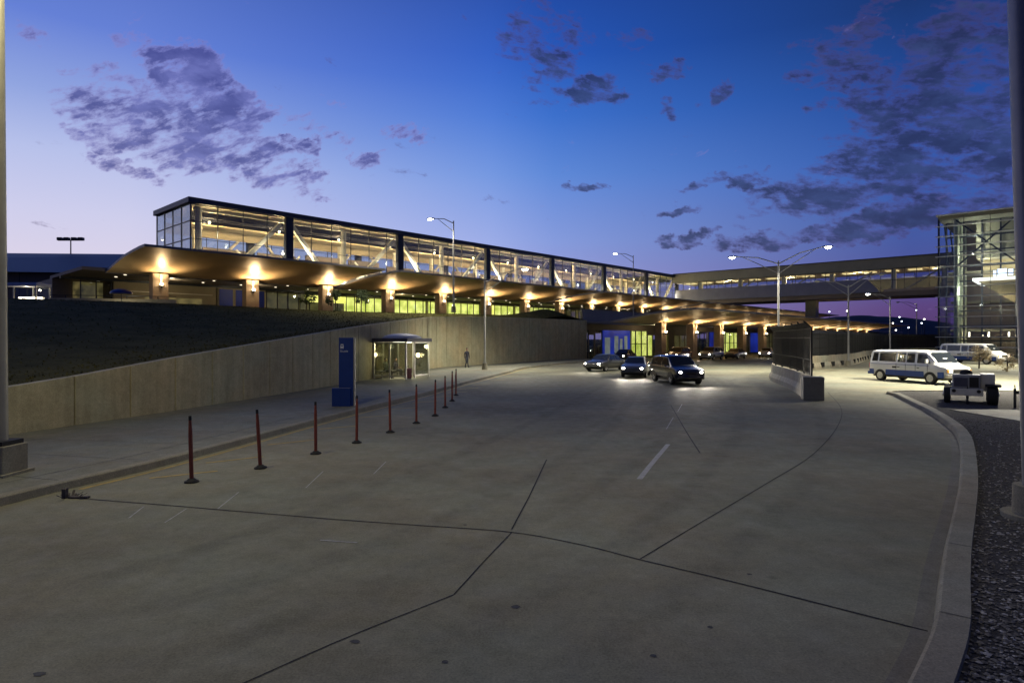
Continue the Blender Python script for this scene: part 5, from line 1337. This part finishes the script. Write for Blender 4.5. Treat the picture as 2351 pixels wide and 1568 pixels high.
# cloud fields; each blob is (px, py, rx, ry, tilt, weight) measured on the horizon view, stored as azimuth/elevation
def ae(px, py):
    u = (px-CX)/F; v = (HY-py)/F; a = atan(u); return a, atan(v*cos(a))
def wnoise(off, sc):
    mp = N.new('ShaderNodeMapping'); mp.inputs['Location'].default_value = (off, off*1.7, off*.3); L.new(cmb.outputs[0], mp.inputs['Vector'])
    n_ = N.new('ShaderNodeTexNoise'); n_.inputs['Scale'].default_value = sc; n_.inputs['Detail'].default_value = 5; n_.inputs['Roughness'].default_value = .6; L.new(mp.outputs[0], n_.inputs['Vector']); return mth('SUBTRACT', n_.outputs['Fac'], .5)
cmb = N.new('ShaderNodeCombineXYZ'); L.new(az, cmb.inputs[0]); L.new(el, cmb.inputs[1])
azw = mth('ADD', az, mth('MULTIPLY', wnoise(2.0, 14), .16)); elw = mth('ADD', el, mth('MULTIPLY', wnoise(9.0, 16), .07))
def field(blobs, up_=.12):
    tot_ = None
    for (px, py, rx, ry, tilt, wt) in blobs:
        a0, e0_ = ae(px, py); ra = rx/F*cos(a0)**2; re = ry/F*cos(a0)
        da = mth('SUBTRACT', azw, a0); de = mth('SUBTRACT', elw, e0_); c_, s_ = cos(radians(tilt)), sin(radians(tilt))
        p_ = mth('ADD', mth('MULTIPLY', da, c_/ra), mth('MULTIPLY', de, s_/ra)); q_ = mth('ADD', mth('MULTIPLY', da, -s_/re), mth('MULTIPLY', de, c_/re))
        d_ = mth('SQRT', mth('ADD', mth('MULTIPLY', p_, p_), mth('MULTIPLY', q_, q_)))
        f_ = mapr(d_, 1.45, .55, -.45, wt+up_)
        tot_ = f_ if tot_ is None else mth('MAXIMUM', tot_, f_)
    return tot_
def cnoise(rot, sx_, sy_, scale, det=7, rough=.58, off=0):
    mp = N.new('ShaderNodeMapping'); mp.inputs['Rotation'].default_value = (0, 0, radians(rot)); L.new(cmb.outputs[0], mp.inputs['Vector'])
    m2 = N.new('ShaderNodeMapping'); m2.inputs['Scale'].default_value = (sx_, sy_, 1); m2.inputs['Location'].default_value = (off, off*.7, off); L.new(mp.outputs[0], m2.inputs['Vector'])
    n_ = N.new('ShaderNodeTexNoise'); n_.inputs['Scale'].default_value = scale; n_.inputs['Detail'].default_value = det; n_.inputs['Roughness'].default_value = rough
    n_.inputs['Distortion'].default_value = .25
    L.new(m2.outputs[0], n_.inputs['Vector']); return n_.outputs['Fac']
left = [(400, 300, 220, 66, -20, .34), (330, 300, 190, 75, -18, .40), (470, 220, 190, 80, -28, .36), (560, 340, 230, 65, -22, .36), (290, 395, 110, 22, -15, .27), (700, 405, 75, 20, -8, .30), (600, 255, 80, 22, 0, .28), (695, 335, 45, 17, 0, .30), (210, 160, 160, 40, -25, .13), (785, 230, 35, 14, -8, .24), (945, 312, 55, 22, -15, .15), (820, 357, 28, 10, 0, .25), (740, 458, 25, 8, 0, .2), (730, 290, 90, 30, -20, .14), (870, 380, 50, 18, -8, .12), (210, 330, 90, 26, -12, .26)]
right = [(2150, 300, 260, 180, 10, .30), (2050, 200, 160, 60, 10, .22), (1235, 85, 90, 110, 55, .16), (1350, 212, 60, 34, 10, .24), (1255, 215, 70, 28, 0, .16), (1670, 215, 55, 26, 12, .32), (1563, 255, 40, 24, -20, .27), (1925, 160, 110, 50, 0, .26), (1960, 60, 140, 45, 8, .16), (2200, 160, 230, 130, 8, .34), (1990, 245, 110, 50, 0, .27), (2090, 375, 420, 85, 12, .45), (1900, 395, 160, 40, 14, .34), (1740, 402, 55, 22, 0, .30), (2310, 300, 200, 160, 0, .42), (2200, 470, 220, 35, 4, .26), (1830, 552, 250, 24, 3, .42), (1560, 548, 70, 14, 0, .30), (1560, 482, 60, 11, 0, .26), (2040, 500, 120, 30, 5, .26), (1640, 405, 90, 14, 10, .16), (1360, 432, 55, 11, 6, .2), (1140, 462, 30, 8, 0, .2), (1450, 95, 60, 30, 0, .1), (1540, 165, 60, 16, 12, .14), (2500, 250, 300, 260, 0, .4)]
def hc(n_, g_): return mth('MULTIPLY_ADD', n_, g_, .5-.5*g_)
def multi(rot, o):
    a_ = mth('MULTIPLY_ADD', cnoise(rot, 1, 3.0, 6.5, 4, .5, o), 1.15, -.575); b_ = mth('MULTIPLY_ADD', cnoise(rot, 1, 2.6, 20, 7, .62, o+5), 2.2, -1.1); c_ = mth('MULTIPLY_ADD', cnoise(rot, 1, 1.8, 64, 5, .65, o+9), .9, -.45)
    return mth('ADD', mth('ADD', a_, b_), c_)
dl = mth('ADD', multi(-24, 3.1), field(left, .07)); dl = mapr(dl, .02, .62)
dr = mth('ADD', multi(12, 7.7), field(right, .05)); dr = mapr(dr, -.02, .62)
vv = mapr(cnoise(5, 1, 2.0, 16, 8, .6, 1.3), .35, .68)
cl_l = mixc(dl, srgb((150, 132, 190)), mixc(vv, srgb((66, 68, 138)), srgb((104, 108, 178))))
cl_r = mixc(dr, srgb((88, 66, 124)), mixc(vv, srgb((36, 42, 78)), srgb((54, 68, 116))))
sky = mixc(mth('MULTIPLY', mth('POWER', dl, .8), .88), sky, cl_l)
sky = mixc(mth('MULTIPLY', mth('POWER', dr, .9), .85), sky, cl_r)
# physical twilight glow from the set sun, low and to the left
st_ = N.new('ShaderNodeTexSky'); st_.sky_type = 'NISHITA'; st_.sun_disc = False; st_.sun_elevation = radians(-1.5); st_.sun_rotation = radians(-48); st_.altitude = 100
mul_ = N.new('ShaderNodeMix'); mul_.data_type = 'RGBA'; mul_.blend_type = 'ADD'; mul_.inputs['Factor'].default_value = .03
L.new(sky, mul_.inputs['A']); L.new(st_.outputs[0], mul_.inputs['B'])
# below the horizon: dark earth
sky = mixc(mapr(Z, 0.0, -.02), mul_.outputs['Result'], (.02, .02, .025, 1))
L.new(sky, bg.inputs['Color']); bg.inputs['Strength'].default_value = 1.0

# ------------------------------------------------------------------ camera and render settings
cam = bpy.data.cameras.new('camera'); co = bpy.data.objects.new('camera', cam); COL.objects.link(co)
co.location = (0, 0, CAMZ); co.rotation_euler = (pi/2, 0, 0)
cam.sensor_width = 36; cam.lens = F/2351*36; cam.shift_y = -6/2351; cam.clip_start = .05; cam.clip_end = 6000
scene.camera = co
scene.view_settings.view_transform = 'Standard'; scene.view_settings.look = 'None'; scene.view_settings.exposure = 0; scene.view_settings.gamma = 1
scene.render.engine = 'CYCLES'
c = scene.cycles; c.max_bounces = 6; c.diffuse_bounces = 2; c.glossy_bounces = 3; c.transparent_max_bounces = 16; c.transmission_bounces = 4
c.use_denoising = True; c.sample_clamp_indirect = 3.0; c.caustics_reflective = False; c.caustics_refractive = False
c.use_light_tree = True
